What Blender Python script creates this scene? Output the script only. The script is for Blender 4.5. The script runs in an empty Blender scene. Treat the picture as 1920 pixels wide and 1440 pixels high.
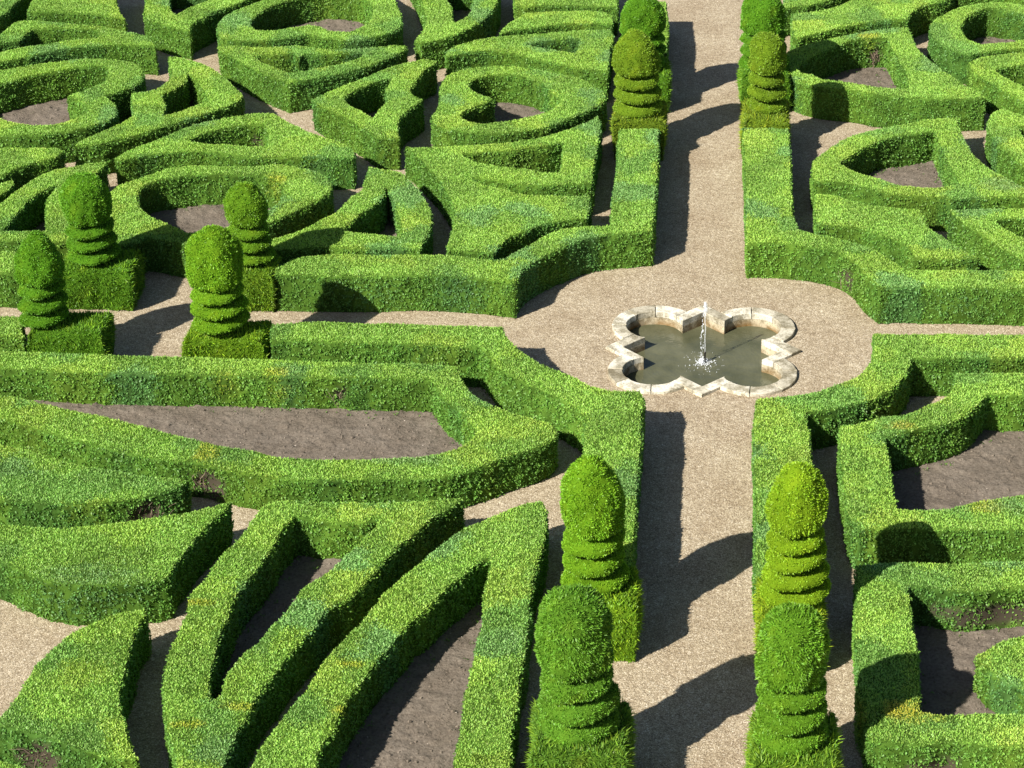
# Formal box and yew parterre seen from above, with a four-lobed fountain where the paths cross.
CAM_LENS = 86.7843
CAM_R = [[0.996691, -0.02094, 0.0785397], [0.079, 0.4769634, -0.8753656], [-0.0191305, 0.8786737, 0.4770394]]
CAM_P = [0.072, -36.024, 18.874]
EXPOSURE = 1.0
TOP_D = 6400
SIDE_D = 5400
YEW_D = 6000
BOX_GAIN = 1.8
YEW_GAIN = 1.6
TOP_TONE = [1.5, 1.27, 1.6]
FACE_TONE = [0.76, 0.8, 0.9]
JETPOS = [0.035, -0.182]
JET_TOP = 1.006
BARE_SPOTS = [
    ([-7.999, -6.076, 0.3], (0.25, 0.3, 0.22)),
    ([-7.171, -5.094, 0.25], (0.28, 0.3, 0.26)),
    ([-5.075, -6.407, 0.25], (0.5, 0.3, 0.25)),
    ([3.817, -7.918, 0.28], (0.75, 0.3, 0.22)),
    ([2.877, -11.33, 0.25], (0.45, 0.3, 0.22)),
    ([-7.989, -11.82, 0.3], (0.4, 0.3, 0.22)),
    ([-8.646, 7.844, 0.3], (0.14, 0.3, 0.2)),
    ([3.414, 12.59, 0.3], (0.1, 0.25, 0.2)),
    ([-5.636, -2.408, 0.3], (0.1, 0.25, 0.12)),
    ([2.531, 2.214, 0.3], (0.2, 0.3, 0.22)),
]
TONE_PATCHES = [
    ([2.555, -10.89, 0.68], (0.28, 0.25, 0.6), [0.27, 0.235, 0.03]),
    ([2.755, -10.824, 0.68], (0.45, 0.3, 0.6), [0.29, 0.3, 0.02]),
    ([1.974, -10.811, 0.6], (0.2, 0.2, 0.5), [0.29, 0.3, 0.02]),
    ([-4.412, -10.223, 0.68], (0.22, 0.1, 0.3), [0.29, 0.3, 0.02]),
    ([-4.378, -11.201, 0.68], (0.12, 0.12, 0.3), [0.29, 0.3, 0.02]),
    ([-7.304, -4.873, 0.62], (0.22, 0.35, 0.6), [0.29, 0.3, 0.02]),
    ([-7.476, -2.498, 0.4], (0.2, 0.25, 0.4), [0.29, 0.3, 0.02]),
    ([-6.642, -2.382, 0.5], (0.25, 0.3, 0.5), [0.29, 0.3, 0.02]),
    ([2.975, -3.711, 0.68], (0.25, 0.15, 0.3), [0.27, 0.235, 0.03]),
    ([4.037, -5.96, 0.6], (0.3, 0.25, 0.5), [0.29, 0.3, 0.02]),
    ([4.345, -5.926, 0.5], (0.5, 0.3, 0.5), [0.085, 0.18, 0.075]),
    ([-7.982, 12.841, 0.4], (0.14, 0.15, 0.2), [0.27, 0.235, 0.03]),
    ([3.284, 12.721, 0.6], (0.25, 0.25, 0.4), [0.29, 0.3, 0.02]),
    ([-6.213, -11.632, 0.68], (0.25, 0.12, 0.4), [0.29, 0.3, 0.02]),
    ([-6.637, -8.918, 0.68], (0.3, 0.1, 0.4), [0.29, 0.3, 0.02]),
    ([-5.654, -11.212, 0.68], (0.3, 0.12, 0.4), [0.29, 0.3, 0.02]),
    ([-7.94, 4.972, 0.6], (0.3, 0.3, 0.5), [0.29, 0.3, 0.02]),
    ([-5.553, 0.867, 0.3], (0.9, 0.3, 0.5), [0.085, 0.18, 0.075]),
    ([-4.123, 1.025, 0.3], (0.6, 0.3, 0.5), [0.085, 0.18, 0.075]),
    ([-4.315, -4.935, 0.6], (0.8, 0.2, 0.5), [0.085, 0.18, 0.075]),
    ([-8.231, -8.389, 0.45], (1.0, 0.45, 0.5), [0.085, 0.18, 0.075]),
    ([4.218, 0.775, 0.3], (0.8, 0.3, 0.5), [0.085, 0.18, 0.075]),
    ([5.313, 5.312, 0.66], (0.5, 0.4, 0.5), [0.085, 0.18, 0.075]),
]
# outlines of the hedges on the ground plan, metres: (key, height, outer, openings, label)
HEDGES = [
    ('A', 0.74, [(-7.006, -0.863), (-6.197, -0.735), (-5.320, -0.774), (-4.454, -0.757), (-3.197, -0.799), (-3.058, -1.240), (-2.787, -1.685), (-2.466, -2.065), (-1.943, -2.464), (-1.640, -2.727), (-1.348, -2.851), (-0.924, -2.849), (-0.877, -3.034), (-0.854, -3.990), (-0.862, -4.937), (-0.858, -5.989), (-0.855, -7.127), (-0.846, -8.202), (-1.617, -8.240), (-1.680, -6.463), (-1.716, -4.822), (-1.746, -4.272), (-1.813, -3.626), (-2.230, -3.144), (-2.705, -2.774), (-3.135, -2.359), (-3.428, -1.784), (-3.540, -1.572), (-4.369, -1.534), (-5.224, -1.516), (-6.084, -1.497), (-6.901, -1.495)], [], 'hedge from the cross path round the near left of the fountain, then down the path'),
    ('B', 0.62, [(-12.213, -1.694), (-11.232, -1.763), (-9.660, -1.787), (-8.361, -1.805), (-7.062, -1.858), (-5.180, -1.903), (-3.992, -1.923), (-3.802, -1.969), (-3.656, -2.525), (-3.345, -3.027), (-3.019, -3.298), (-2.863, -3.408), (-2.526, -3.575), (-2.190, -3.790), (-2.114, -3.965), (-2.161, -4.240), (-2.381, -4.504), (-2.758, -4.741), (-3.159, -5.101), (-3.676, -5.400), (-4.194, -5.500), (-4.869, -5.516), (-5.633, -5.628), (-6.230, -5.565), (-6.771, -5.392), (-7.004, -5.326), (-7.323, -5.186), (-7.848, -5.149), (-8.359, -5.000), (-9.246, -4.645), (-9.823, -4.380), (-10.635, -4.007), (-11.679, -3.550)], [[(-11.580, -2.395), (-11.055, -2.426), (-10.626, -2.425), (-9.547, -2.467), (-8.481, -2.474), (-6.959, -2.460), (-5.610, -2.471), (-4.229, -2.463), (-3.975, -3.055), (-3.690, -3.445), (-3.352, -4.021), (-3.558, -4.463), (-3.980, -4.751), (-4.561, -4.856), (-5.740, -4.926), (-6.308, -4.858), (-6.569, -4.729), (-7.029, -4.623), (-7.681, -4.380), (-8.305, -4.116), (-9.027, -3.818), (-9.476, -3.671), (-9.886, -3.521), (-10.301, -3.370), (-10.857, -3.171), (-11.415, -2.988)]], 'long hedge enclosing the largest bare soil bed, pointed at its right end near the fountain'),
    ('C', 0.62, [(-11.475, -4.259), (-11.000, -4.483), (-10.451, -4.700), (-10.125, -4.797), (-9.590, -5.057), (-9.012, -5.296), (-8.581, -5.369), (-8.040, -5.558), (-7.643, -5.570), (-7.352, -5.648), (-7.434, -5.833), (-7.828, -6.121), (-8.267, -6.319), (-8.823, -6.434), (-9.406, -6.432), (-9.999, -6.401), (-10.890, -6.296)], [], 'tapering solid hedge with a bare twiggy gap, in front of the largest soil bed'),
    ('D', 0.68, [(-10.113, -7.100), (-9.817, -7.057), (-9.232, -7.100), (-8.487, -7.021), (-8.125, -6.932), (-7.416, -6.668), (-6.807, -6.363), (-6.653, -6.282), (-6.652, -6.458), (-6.800, -6.897), (-6.945, -7.327), (-7.003, -7.607), (-7.086, -8.047), (-7.127, -8.356), (-7.314, -8.444), (-7.729, -8.557), (-8.266, -8.610), (-8.763, -8.530), (-9.184, -8.325), (-9.547, -8.074), (-9.897, -7.886), (-10.272, -7.489)], [], 'broad solid leaf-shaped hedge with a rounded near face above the gravel at lower left'),
    ('E', 0.68, [(-7.278, -9.065), (-7.221, -9.266), (-7.276, -9.482), (-7.268, -10.010), (-7.234, -10.487), (-7.201, -10.952), (-7.101, -11.345), (-6.970, -11.694), (-6.827, -12.047), (-6.683, -12.349), (-7.150, -12.374), (-7.518, -12.213), (-7.819, -12.067), (-8.107, -11.930), (-8.554, -11.812), (-8.716, -11.710), (-8.645, -11.595), (-8.602, -11.424), (-8.524, -10.964), (-8.426, -10.311), (-8.326, -10.004), (-8.120, -9.624), (-7.931, -9.427), (-7.627, -9.185)], [], 'solid horn-shaped hedge rising to a point, bare twigs on its face, lower left corner'),
    ('F', 0.68, [(-9.122, -12.417), (-8.384, -12.451), (-8.180, -12.472), (-7.945, -12.618), (-7.632, -13.087), (-8.909, -13.156)], [], 'corner of a yellowish hedge just showing at the bottom left edge'),
    ('G', 0.68, [(-6.205, -6.378), (-5.922, -6.233), (-5.348, -6.220), (-4.392, -6.204), (-3.830, -6.104), (-3.328, -6.007), (-3.317, -6.124), (-3.463, -6.335), (-3.697, -6.634), (-3.834, -6.966), (-4.024, -7.255), (-4.139, -7.536), (-4.383, -8.219), (-4.588, -8.686), (-4.833, -8.980), (-4.919, -9.362), (-5.038, -9.652), (-5.165, -10.047), (-5.274, -10.444), (-5.373, -10.799), (-5.453, -11.202), (-5.501, -11.506), (-5.553, -11.707), (-5.580, -12.001), (-5.597, -12.269), (-5.637, -12.514), (-5.673, -13.081), (-5.958, -13.097), (-6.208, -12.492), (-6.293, -12.232), (-6.423, -11.917), (-6.542, -11.594), (-6.707, -10.892), (-6.799, -10.346), (-6.784, -9.803), (-6.791, -9.519), (-6.778, -9.117), (-6.805, -8.798), (-6.677, -8.333), (-6.590, -7.820), (-6.539, -7.612), (-6.349, -7.088), (-6.293, -6.758)], [[(-5.639, -6.713), (-5.415, -6.788), (-5.144, -6.832), (-4.880, -6.833), (-4.606, -6.791), (-4.482, -6.700), (-4.547, -6.959), (-4.646, -7.174), (-4.842, -7.638), (-5.115, -8.190), (-5.277, -8.422), (-5.411, -8.856), (-5.576, -9.370), (-5.699, -9.772), (-5.878, -10.144), (-5.977, -10.481), (-5.973, -10.945), (-6.029, -11.085), (-6.118, -10.722), (-6.126, -10.311), (-6.166, -9.832), (-6.136, -9.299), (-6.117, -8.724), (-6.020, -8.327), (-5.831, -7.619), (-5.776, -7.131)]], 'V-shaped hedge, two arms meeting at a sharp dark notch, left of the upturned V'),
    ('H', 0.68, [(-3.041, -6.645), (-2.847, -6.450), (-2.637, -6.252), (-2.457, -6.127), (-2.203, -6.056), (-2.143, -6.170), (-2.111, -6.529), (-2.081, -7.091), (-2.102, -7.436), (-2.150, -7.803), (-2.177, -8.241), (-2.158, -9.009), (-2.152, -9.565), (-2.144, -10.046), (-2.175, -10.365), (-2.165, -10.938), (-2.188, -11.495), (-2.159, -12.273), (-2.095, -13.478), (-5.407, -13.662), (-5.361, -12.861), (-5.337, -12.445), (-5.300, -12.094), (-5.196, -11.655), (-5.089, -11.373), (-4.925, -10.833), (-4.784, -10.182), (-4.585, -9.629), (-4.405, -9.248), (-4.323, -8.954), (-4.204, -8.603), (-4.037, -8.202), (-3.633, -7.442), (-3.459, -7.116), (-3.264, -6.826)], [[(-2.842, -7.635), (-2.984, -7.844), (-3.136, -8.157), (-3.323, -8.455), (-3.481, -8.848), (-3.672, -9.174), (-3.804, -9.552), (-3.936, -9.899), (-4.102, -10.383), (-4.273, -10.992), (-4.359, -11.334), (-4.394, -11.700), (-4.480, -12.103), (-4.485, -12.503), (-4.504, -13.017), (-2.878, -12.928), (-2.883, -12.312), (-2.893, -11.890), (-2.881, -11.345), (-2.892, -10.897), (-2.863, -10.494), (-2.868, -10.083), (-2.852, -9.662), (-2.831, -9.131), (-2.847, -8.560), (-2.854, -8.077)]], 'hedge like an upturned V round the tall narrow soil bed beside the nearest left yew'),
    ('I', 0.68, [(-7.316, 1.352), (-7.179, 1.524), (-6.983, 1.743), (-6.660, 1.861), (-5.623, 1.902), (-4.830, 1.975), (-4.249, 1.955), (-3.901, 1.863), (-3.595, 1.812), (-3.417, 1.861), (-3.299, 2.099), (-3.089, 2.363), (-2.879, 2.652), (-2.623, 2.990), (-2.260, 3.158), (-1.984, 3.235), (-1.697, 3.290), (-1.696, 3.694), (-1.700, 4.427), (-1.697, 5.016), (-1.684, 5.618), (-1.697, 6.866), (-1.699, 7.644), (-0.898, 7.670), (-0.886, 6.463), (-0.877, 5.045), (-0.879, 3.724), (-0.887, 3.012), (-1.226, 2.911), (-1.593, 2.832), (-1.956, 2.687), (-2.290, 2.394), (-2.506, 2.172), (-2.718, 1.910), (-2.923, 1.588), (-3.017, 1.398), (-3.100, 1.067), (-3.129, 0.863), (-3.612, 0.965), (-4.159, 1.045), (-4.839, 1.079), (-5.508, 1.011), (-6.409, 0.975), (-7.258, 1.003)], [], 'hedge curving from the cross path to the main path, far left of the fountain'),
    ('J', 0.66, [(-6.246, 5.749), (-6.278, 5.089), (-6.292, 4.610), (-6.406, 4.370), (-6.505, 3.901), (-6.647, 3.553), (-6.869, 3.251), (-6.996, 3.022), (-7.301, 2.679), (-7.651, 2.403), (-7.772, 2.181), (-7.724, 2.011), (-7.312, 2.049), (-6.902, 2.107), (-6.471, 2.146), (-6.114, 2.117), (-5.656, 2.156), (-4.965, 2.183), (-4.871, 2.165), (-4.798, 2.774), (-4.790, 3.217), (-4.860, 3.779), (-5.006, 4.234), (-5.191, 4.768), (-5.378, 5.121), (-5.529, 5.406), (-5.642, 5.524), (-5.983, 5.635)], [[(-5.803, 4.746), (-5.783, 4.276), (-5.964, 3.806), (-6.169, 3.344), (-6.297, 2.893), (-5.976, 2.817), (-5.687, 2.762), (-5.306, 2.711), (-5.318, 2.975), (-5.459, 3.597), (-5.638, 4.281)]], 'teardrop hedge round a dark triangular opening, behind the left cross path hedge'),
    ('K', 0.66, [(-5.726, 6.648), (-5.222, 6.665), (-4.727, 6.759), (-4.229, 6.827), (-3.685, 6.974), (-3.196, 7.197), (-2.715, 7.606), (-2.424, 7.880), (-2.138, 8.317), (-2.069, 8.158), (-2.021, 7.367), (-2.034, 6.596), (-2.055, 5.602), (-2.056, 5.048), (-2.652, 4.955), (-3.281, 4.932), (-3.629, 5.039), (-4.082, 5.191), (-4.284, 5.256), (-4.117, 5.046), (-3.709, 4.822), (-3.354, 4.622), (-2.626, 4.531), (-2.051, 4.552), (-2.045, 3.883), (-2.074, 3.521), (-2.354, 3.488), (-2.628, 3.365), (-2.916, 3.176), (-3.133, 2.947), (-3.374, 2.697), (-3.503, 2.346), (-3.599, 2.065), (-3.985, 2.071), (-4.432, 2.118), (-4.474, 2.352), (-4.461, 2.678), (-4.461, 3.229), (-4.490, 3.793), (-4.634, 4.365), (-4.882, 5.066), (-5.163, 5.664), (-5.445, 6.226)], [[(-4.562, 6.307), (-4.190, 6.396), (-3.647, 6.490), (-3.405, 6.600), (-3.160, 6.684), (-2.918, 6.820), (-2.726, 6.955), (-2.712, 6.246), (-2.709, 5.555), (-2.965, 5.570), (-3.340, 5.728), (-3.639, 5.767), (-4.024, 5.877), (-4.361, 6.089)]], 'large fan-shaped hedge with slots cut into it, left of the main path behind the fountain'),
    ('L', 0.66, [(-5.279, 10.354), (-5.054, 10.596), (-4.728, 10.813), (-4.321, 10.884), (-3.719, 10.813), (-3.307, 10.648), (-2.884, 10.426), (-2.552, 10.233), (-2.267, 9.868), (-2.002, 9.395), (-2.017, 9.032), (-2.158, 8.725), (-2.381, 8.418), (-2.622, 8.113), (-2.979, 7.755), (-3.350, 7.506), (-3.714, 7.336), (-4.270, 7.292), (-4.791, 7.405), (-5.065, 7.580), (-5.328, 7.918), (-5.367, 8.186), (-5.298, 8.514), (-5.290, 8.928), (-5.360, 9.488), (-5.350, 10.003)], [[(-4.740, 9.792), (-4.660, 10.082), (-4.483, 10.262), (-4.147, 10.359), (-3.620, 10.201), (-3.390, 9.977), (-3.145, 9.500), (-2.945, 9.003), (-3.037, 8.642), (-3.377, 8.304), (-3.771, 8.049), (-4.318, 7.817), (-4.587, 7.942), (-4.767, 8.205), (-4.643, 8.535), (-4.407, 8.818), (-4.170, 9.103), (-4.452, 9.318), (-4.629, 9.510)]], 'heart-shaped hedge round a small soil bed, left of the far yews on the main path'),
    ('M', 0.66, [(-5.456, 11.543), (-5.393, 11.790), (-5.098, 12.170), (-4.732, 12.430), (-4.137, 12.667), (-3.310, 12.848), (-2.758, 12.991), (-2.066, 13.042), (-2.026, 12.884), (-2.016, 11.643), (-2.012, 10.570), (-2.229, 10.622), (-2.633, 10.727), (-3.194, 11.066), (-3.624, 11.294), (-4.048, 11.554), (-4.662, 11.658), (-5.036, 11.525), (-5.376, 11.303)], [[(-3.760, 12.114), (-3.493, 12.246), (-3.146, 12.381), (-2.727, 12.424), (-2.772, 11.651), (-3.110, 11.794), (-3.531, 11.997)]], 'crescent hedge with a narrow slot, arching behind the heart-shaped hedge by the main path'),
    ('N', 0.66, [(-4.435, 12.754), (-4.349, 13.203), (-4.156, 13.630), (-3.956, 13.996), (-3.108, 14.151), (-2.248, 14.075), (-2.070, 13.915), (-2.045, 13.330), (-2.778, 13.343), (-3.337, 13.263), (-3.720, 13.092), (-4.154, 12.889), (-4.377, 12.597)], [], 'narrow strip of hedge just behind the crescent hedge left of the far yews'),
    ('O', 0.66, [(-4.429, 16.354), (-4.249, 14.522), (-3.981, 14.328), (-3.301, 14.479), (-2.550, 14.399), (-1.975, 14.347), (-2.060, 16.410)], [], 'farthest hedge at the top edge, left of the far end of the main path'),
    ('Q', 0.68, [(-1.731, 11.599), (-1.826, 13.476), (-1.852, 14.730), (-0.945, 14.753), (-0.884, 13.598), (-0.860, 11.624)], [], 'short hedge behind the farthest left yew, edging the far end of the main path'),
    ('R', 0.66, [(-6.771, 16.477), (-6.405, 15.148), (-6.198, 14.237), (-6.031, 13.254), (-6.118, 12.517), (-6.157, 12.171), (-5.976, 12.051), (-5.437, 12.442), (-5.061, 12.959), (-4.823, 13.449), (-4.647, 14.044), (-4.580, 14.615), (-4.717, 16.526)], [[(-5.789, 15.094), (-5.530, 14.254), (-5.473, 13.693), (-5.407, 13.369), (-5.245, 13.699), (-5.155, 14.197), (-5.162, 14.769), (-5.259, 15.802), (-5.802, 15.789)]], 'curled hedge with a U-shaped opening at the top edge, right of the oval ring hedge'),
    ('S', 0.66, [(-10.454, 12.908), (-10.414, 13.627), (-10.156, 14.133), (-9.824, 14.581), (-9.330, 15.527), (-8.484, 16.256), (-7.623, 16.099), (-6.959, 15.065), (-6.686, 14.257), (-6.558, 13.664), (-6.523, 13.080), (-6.724, 12.690), (-7.111, 12.363), (-7.508, 12.226), (-8.025, 12.306), (-8.429, 12.516), (-8.793, 12.316), (-9.183, 12.148), (-9.514, 12.107), (-9.941, 12.095), (-10.223, 12.276)], [[(-9.769, 13.250), (-9.722, 13.645), (-9.564, 14.082), (-9.282, 14.493), (-8.980, 14.808), (-8.434, 15.097), (-7.828, 14.974), (-7.467, 14.642), (-7.284, 14.041), (-7.281, 13.318), (-7.586, 12.794), (-7.986, 12.815), (-8.251, 13.065), (-8.497, 13.187), (-8.814, 13.017), (-9.180, 12.814), (-9.583, 12.835)]], 'oval ring hedge round a soil bed at the top edge'),
    ('T', 0.66, [(-10.232, 11.837), (-9.902, 11.878), (-9.410, 11.829), (-8.858, 11.876), (-8.593, 11.977), (-8.356, 11.891), (-8.003, 11.777), (-7.444, 11.762), (-6.905, 11.901), (-6.362, 12.009), (-6.232, 11.951), (-6.270, 11.703), (-6.541, 11.208), (-6.900, 10.748), (-7.262, 10.441), (-7.761, 10.133), (-8.091, 9.948), (-8.408, 9.765), (-8.756, 10.044), (-9.172, 10.443), (-9.660, 11.026), (-10.158, 11.622)], [[(-9.371, 11.277), (-8.912, 11.321), (-8.562, 11.423), (-8.440, 11.213), (-8.276, 11.370), (-7.673, 11.418), (-7.142, 11.586), (-7.157, 11.281), (-7.596, 10.876), (-7.980, 10.656), (-8.252, 10.500), (-8.483, 10.375), (-8.675, 10.546), (-8.964, 10.836)]], 'shield-shaped hedge with a slit opening, in front of the oval ring hedge'),
    ('U', 0.66, [(-7.832, 8.960), (-7.703, 9.160), (-7.409, 9.566), (-6.952, 10.157), (-6.609, 10.608), (-6.243, 11.006), (-5.866, 11.258), (-5.525, 11.148), (-5.546, 10.937), (-5.665, 10.725), (-5.794, 10.134), (-5.859, 9.757), (-5.873, 9.415), (-5.766, 9.221), (-5.565, 9.031), (-5.657, 8.723), (-5.849, 8.306), (-5.916, 7.818), (-5.879, 7.421), (-5.809, 7.006), (-6.279, 7.016), (-6.466, 7.270), (-6.785, 7.736), (-7.096, 8.102), (-7.584, 8.578)], [[(-6.482, 10.026), (-6.767, 9.729), (-7.009, 9.380), (-7.149, 9.009), (-6.967, 8.681), (-6.720, 8.414), (-6.459, 8.015), (-6.459, 8.422), (-6.341, 8.895), (-6.421, 9.455), (-6.374, 10.117)]], 'scalloped hedge with a dark arrow-shaped opening, left of the heart-shaped hedge'),
    ('V', 0.66, [(-11.097, 5.880), (-10.934, 6.291), (-10.629, 6.687), (-10.224, 7.224), (-9.795, 7.691), (-9.325, 7.976), (-8.793, 8.238), (-8.459, 8.248), (-8.076, 7.828), (-7.610, 7.364), (-7.315, 7.111), (-6.922, 6.865), (-6.616, 6.490), (-6.541, 6.088), (-6.908, 6.050), (-7.291, 6.062), (-8.158, 6.007), (-8.594, 6.017), (-8.993, 6.154), (-9.516, 6.238), (-10.021, 6.220), (-10.489, 6.027), (-10.969, 5.759)], [[(-9.812, 6.819), (-9.668, 7.032), (-9.223, 7.416), (-8.735, 7.592), (-8.559, 7.598), (-8.410, 7.205), (-8.314, 6.637), (-8.564, 6.603), (-9.085, 6.662), (-9.604, 6.696)]], 'long lens-shaped hedge with a slit opening, behind the ring hedge by the left yews'),
    ('W', 0.66, [(-10.884, 4.183), (-10.803, 4.566), (-10.620, 4.861), (-10.346, 5.114), (-10.000, 5.469), (-9.650, 5.630), (-9.285, 5.668), (-8.897, 5.632), (-8.349, 5.651), (-7.997, 5.763), (-7.599, 5.653), (-7.116, 5.423), (-6.855, 4.996), (-6.758, 4.593), (-6.811, 4.355), (-6.989, 4.045), (-7.186, 3.761), (-7.474, 3.341), (-7.771, 2.948), (-8.109, 2.604), (-8.525, 2.304), (-9.017, 2.176), (-9.350, 2.294), (-9.738, 2.432), (-9.813, 2.254), (-10.084, 2.114), (-10.346, 2.234), (-10.615, 2.997), (-10.817, 3.673)], [[(-10.256, 4.230), (-10.283, 4.585), (-10.117, 4.831), (-9.777, 5.012), (-9.549, 5.117), (-9.064, 5.183), (-8.566, 5.177), (-8.113, 5.144), (-7.847, 4.912), (-7.672, 4.442), (-7.689, 4.066), (-7.860, 3.645), (-8.297, 3.129), (-8.627, 2.849), (-9.081, 2.743), (-9.408, 3.043), (-9.753, 3.323), (-10.036, 3.656), (-10.192, 3.974)]], 'ring hedge round a soil bed, close behind the two yews at mid left'),
    ('X', 0.66, [(-13.398, 2.446), (-12.978, 3.362), (-12.727, 3.881), (-12.630, 4.262), (-12.451, 4.723), (-12.294, 5.093), (-12.061, 5.372), (-11.791, 5.506), (-11.436, 5.718), (-11.186, 5.776), (-11.141, 5.578), (-11.234, 5.278), (-11.282, 4.837), (-11.166, 4.126), (-10.948, 2.985), (-10.981, 2.318), (-11.330, 2.196), (-11.811, 2.221), (-12.286, 2.224), (-13.310, 2.141)], [[(-11.864, 4.648), (-11.990, 4.475), (-12.165, 4.066), (-12.254, 3.458), (-12.332, 2.686), (-11.934, 2.701), (-11.620, 2.713), (-11.793, 3.407), (-11.925, 4.051), (-11.904, 4.407)]], 'curving hedge round a dark wedge-shaped opening, behind the leftmost yews'),
    ('Y', 0.68, [(-13.222, 1.842), (-12.170, 1.796), (-11.600, 1.776), (-11.101, 1.731), (-10.889, 0.858), (-11.373, 0.880), (-11.932, 0.899), (-12.957, 0.920)], [], 'straight hedge at the left edge, far side of the cross path behind a leaning yew'),
    ('Z', 0.68, [(-12.528, -0.571), (-11.521, -0.646), (-11.105, -0.667), (-10.907, -1.438), (-11.316, -1.418), (-12.299, -1.365)], [], 'short stretch of hedge on the near side of the cross path at the left edge'),
    ('AA', 0.66, [(-15.457, 9.607), (-14.923, 10.063), (-14.452, 10.374), (-13.962, 10.628), (-13.461, 10.854), (-12.942, 11.021), (-12.387, 11.037), (-11.950, 10.928), (-11.622, 10.697), (-11.418, 10.257), (-11.381, 9.877), (-11.438, 9.585), (-11.645, 9.292), (-11.925, 8.999), (-11.690, 8.670), (-11.524, 8.259), (-11.519, 7.904), (-11.628, 7.684), (-11.944, 7.326), (-12.283, 7.129), (-12.762, 6.955), (-13.530, 6.903), (-14.187, 7.012), (-14.782, 7.258)], [[(-14.777, 9.137), (-14.220, 9.500), (-13.781, 9.921), (-13.307, 10.230), (-12.815, 10.482), (-12.340, 10.586), (-12.185, 10.145), (-12.141, 9.708), (-12.425, 9.382), (-12.754, 8.945), (-12.448, 8.701), (-12.236, 8.485), (-12.159, 8.156), (-12.245, 7.935), (-12.430, 7.739), (-12.646, 7.543), (-13.036, 7.504), (-13.464, 7.651), (-13.776, 7.831), (-14.521, 8.218)]], 'large rounded heart-shaped hedge round a soil bed at the left edge'),
    ('AB', 0.66, [(-11.154, 11.225), (-10.961, 11.261), (-10.581, 11.029), (-10.077, 10.594), (-9.708, 10.074), (-9.388, 9.505), (-9.174, 9.086), (-9.210, 8.804), (-9.525, 8.324), (-10.070, 7.762), (-10.514, 7.373), (-11.169, 6.799), (-11.616, 6.499), (-12.011, 6.382), (-11.998, 6.589), (-11.742, 7.041), (-11.355, 7.639), (-11.219, 8.077), (-11.313, 8.459), (-11.486, 9.155), (-11.311, 9.245), (-11.073, 9.396), (-10.928, 9.746), (-10.864, 10.127), (-11.021, 10.625)], [[(-10.512, 10.225), (-10.464, 9.760), (-10.647, 9.323), (-10.810, 9.063), (-10.672, 8.758), (-10.588, 8.344), (-10.594, 8.016), (-10.313, 8.298), (-9.872, 8.811), (-10.026, 9.286), (-10.280, 9.765)]], 'arrow-shaped hedge with a barbed dark opening, right of the large heart at the left edge'),
    ('AC', 0.66, [(-15.971, 11.393), (-15.007, 12.461), (-14.897, 13.145), (-14.691, 13.249), (-14.030, 13.168), (-13.422, 13.054), (-12.810, 12.908), (-12.337, 12.695), (-11.836, 12.389), (-11.588, 12.017), (-11.491, 11.770), (-11.998, 11.818), (-12.553, 11.771), (-13.086, 11.631), (-13.595, 11.400), (-14.077, 11.079), (-14.555, 10.761), (-15.540, 9.897)], [[(-14.369, 12.671), (-13.640, 12.756), (-12.965, 12.678), (-12.870, 12.265), (-13.479, 12.090), (-13.912, 11.857), (-14.339, 11.658), (-14.716, 11.367), (-15.074, 11.019), (-15.208, 11.508), (-14.840, 11.831), (-14.427, 12.000), (-14.411, 12.381)]], 'broad curved hedge with a slit, arching behind the large heart at the left edge'),
    ('AD', 0.66, [(-14.795, 13.743), (-14.849, 14.418), (-14.830, 15.925), (-13.320, 15.961), (-12.851, 14.232), (-12.479, 13.341), (-12.950, 13.526), (-13.453, 13.679), (-14.167, 13.727)], [], 'hedge with a flat near face at the top edge, behind the broad curved hedge'),
    ('AE', 0.66, [(-16.267, 12.426), (-15.256, 13.398), (-15.130, 14.172), (-15.069, 14.860), (-15.178, 16.096), (-17.308, 16.045)], [], 'hedge in the far top left corner'),
    ('AF', 0.66, [(-12.743, 16.154), (-12.337, 14.585), (-12.029, 13.353), (-11.692, 13.068), (-11.296, 12.820), (-10.951, 12.637), (-10.959, 13.088), (-10.770, 13.551), (-10.447, 14.126), (-10.023, 14.713), (-9.683, 16.228)], [[(-12.007, 15.637), (-11.772, 14.600), (-11.614, 13.994), (-11.479, 13.731), (-11.258, 14.205), (-10.985, 14.620), (-10.669, 15.670)]], 'Y-shaped hedge at the top edge, left of the oval ring hedge'),
    ('I2', 0.66, [(-14.572, 6.528), (-13.386, 6.361), (-12.772, 6.382), (-12.255, 6.374), (-12.076, 6.226), (-12.136, 5.970), (-12.568, 5.578), (-13.010, 4.946), (-13.819, 3.911)], [], 'low hedge between the large heart and the curving hedge by the left yews'),
    ('I3', 0.66, [(-14.112, 4.931), (-13.395, 4.883), (-12.946, 4.705), (-12.752, 4.882), (-12.650, 4.643), (-12.789, 4.114), (-13.557, 2.999)], [], 'wedge of hedge at the left edge, below the low hedge fronting the large heart'),
    ('AG', 0.68, [(0.640, 7.774), (1.548, 7.751), (1.552, 5.927), (1.557, 4.779), (1.564, 3.748), (1.654, 3.240), (1.880, 3.073), (2.223, 2.913), (2.552, 2.710), (2.886, 2.488), (3.092, 2.116), (3.397, 1.672), (3.958, 1.715), (4.621, 1.721), (5.328, 1.729), (6.295, 1.726), (6.200, 0.940), (5.248, 0.941), (4.513, 0.971), (3.902, 0.946), (3.248, 0.959), (2.870, 0.904), (2.639, 1.418), (2.457, 1.945), (2.200, 2.270), (1.862, 2.448), (1.528, 2.520), (1.074, 2.588), (0.691, 2.552), (0.686, 3.828), (0.674, 5.701)], [], 'hedge curving from the main path to the cross path, far right of the fountain'),
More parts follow.
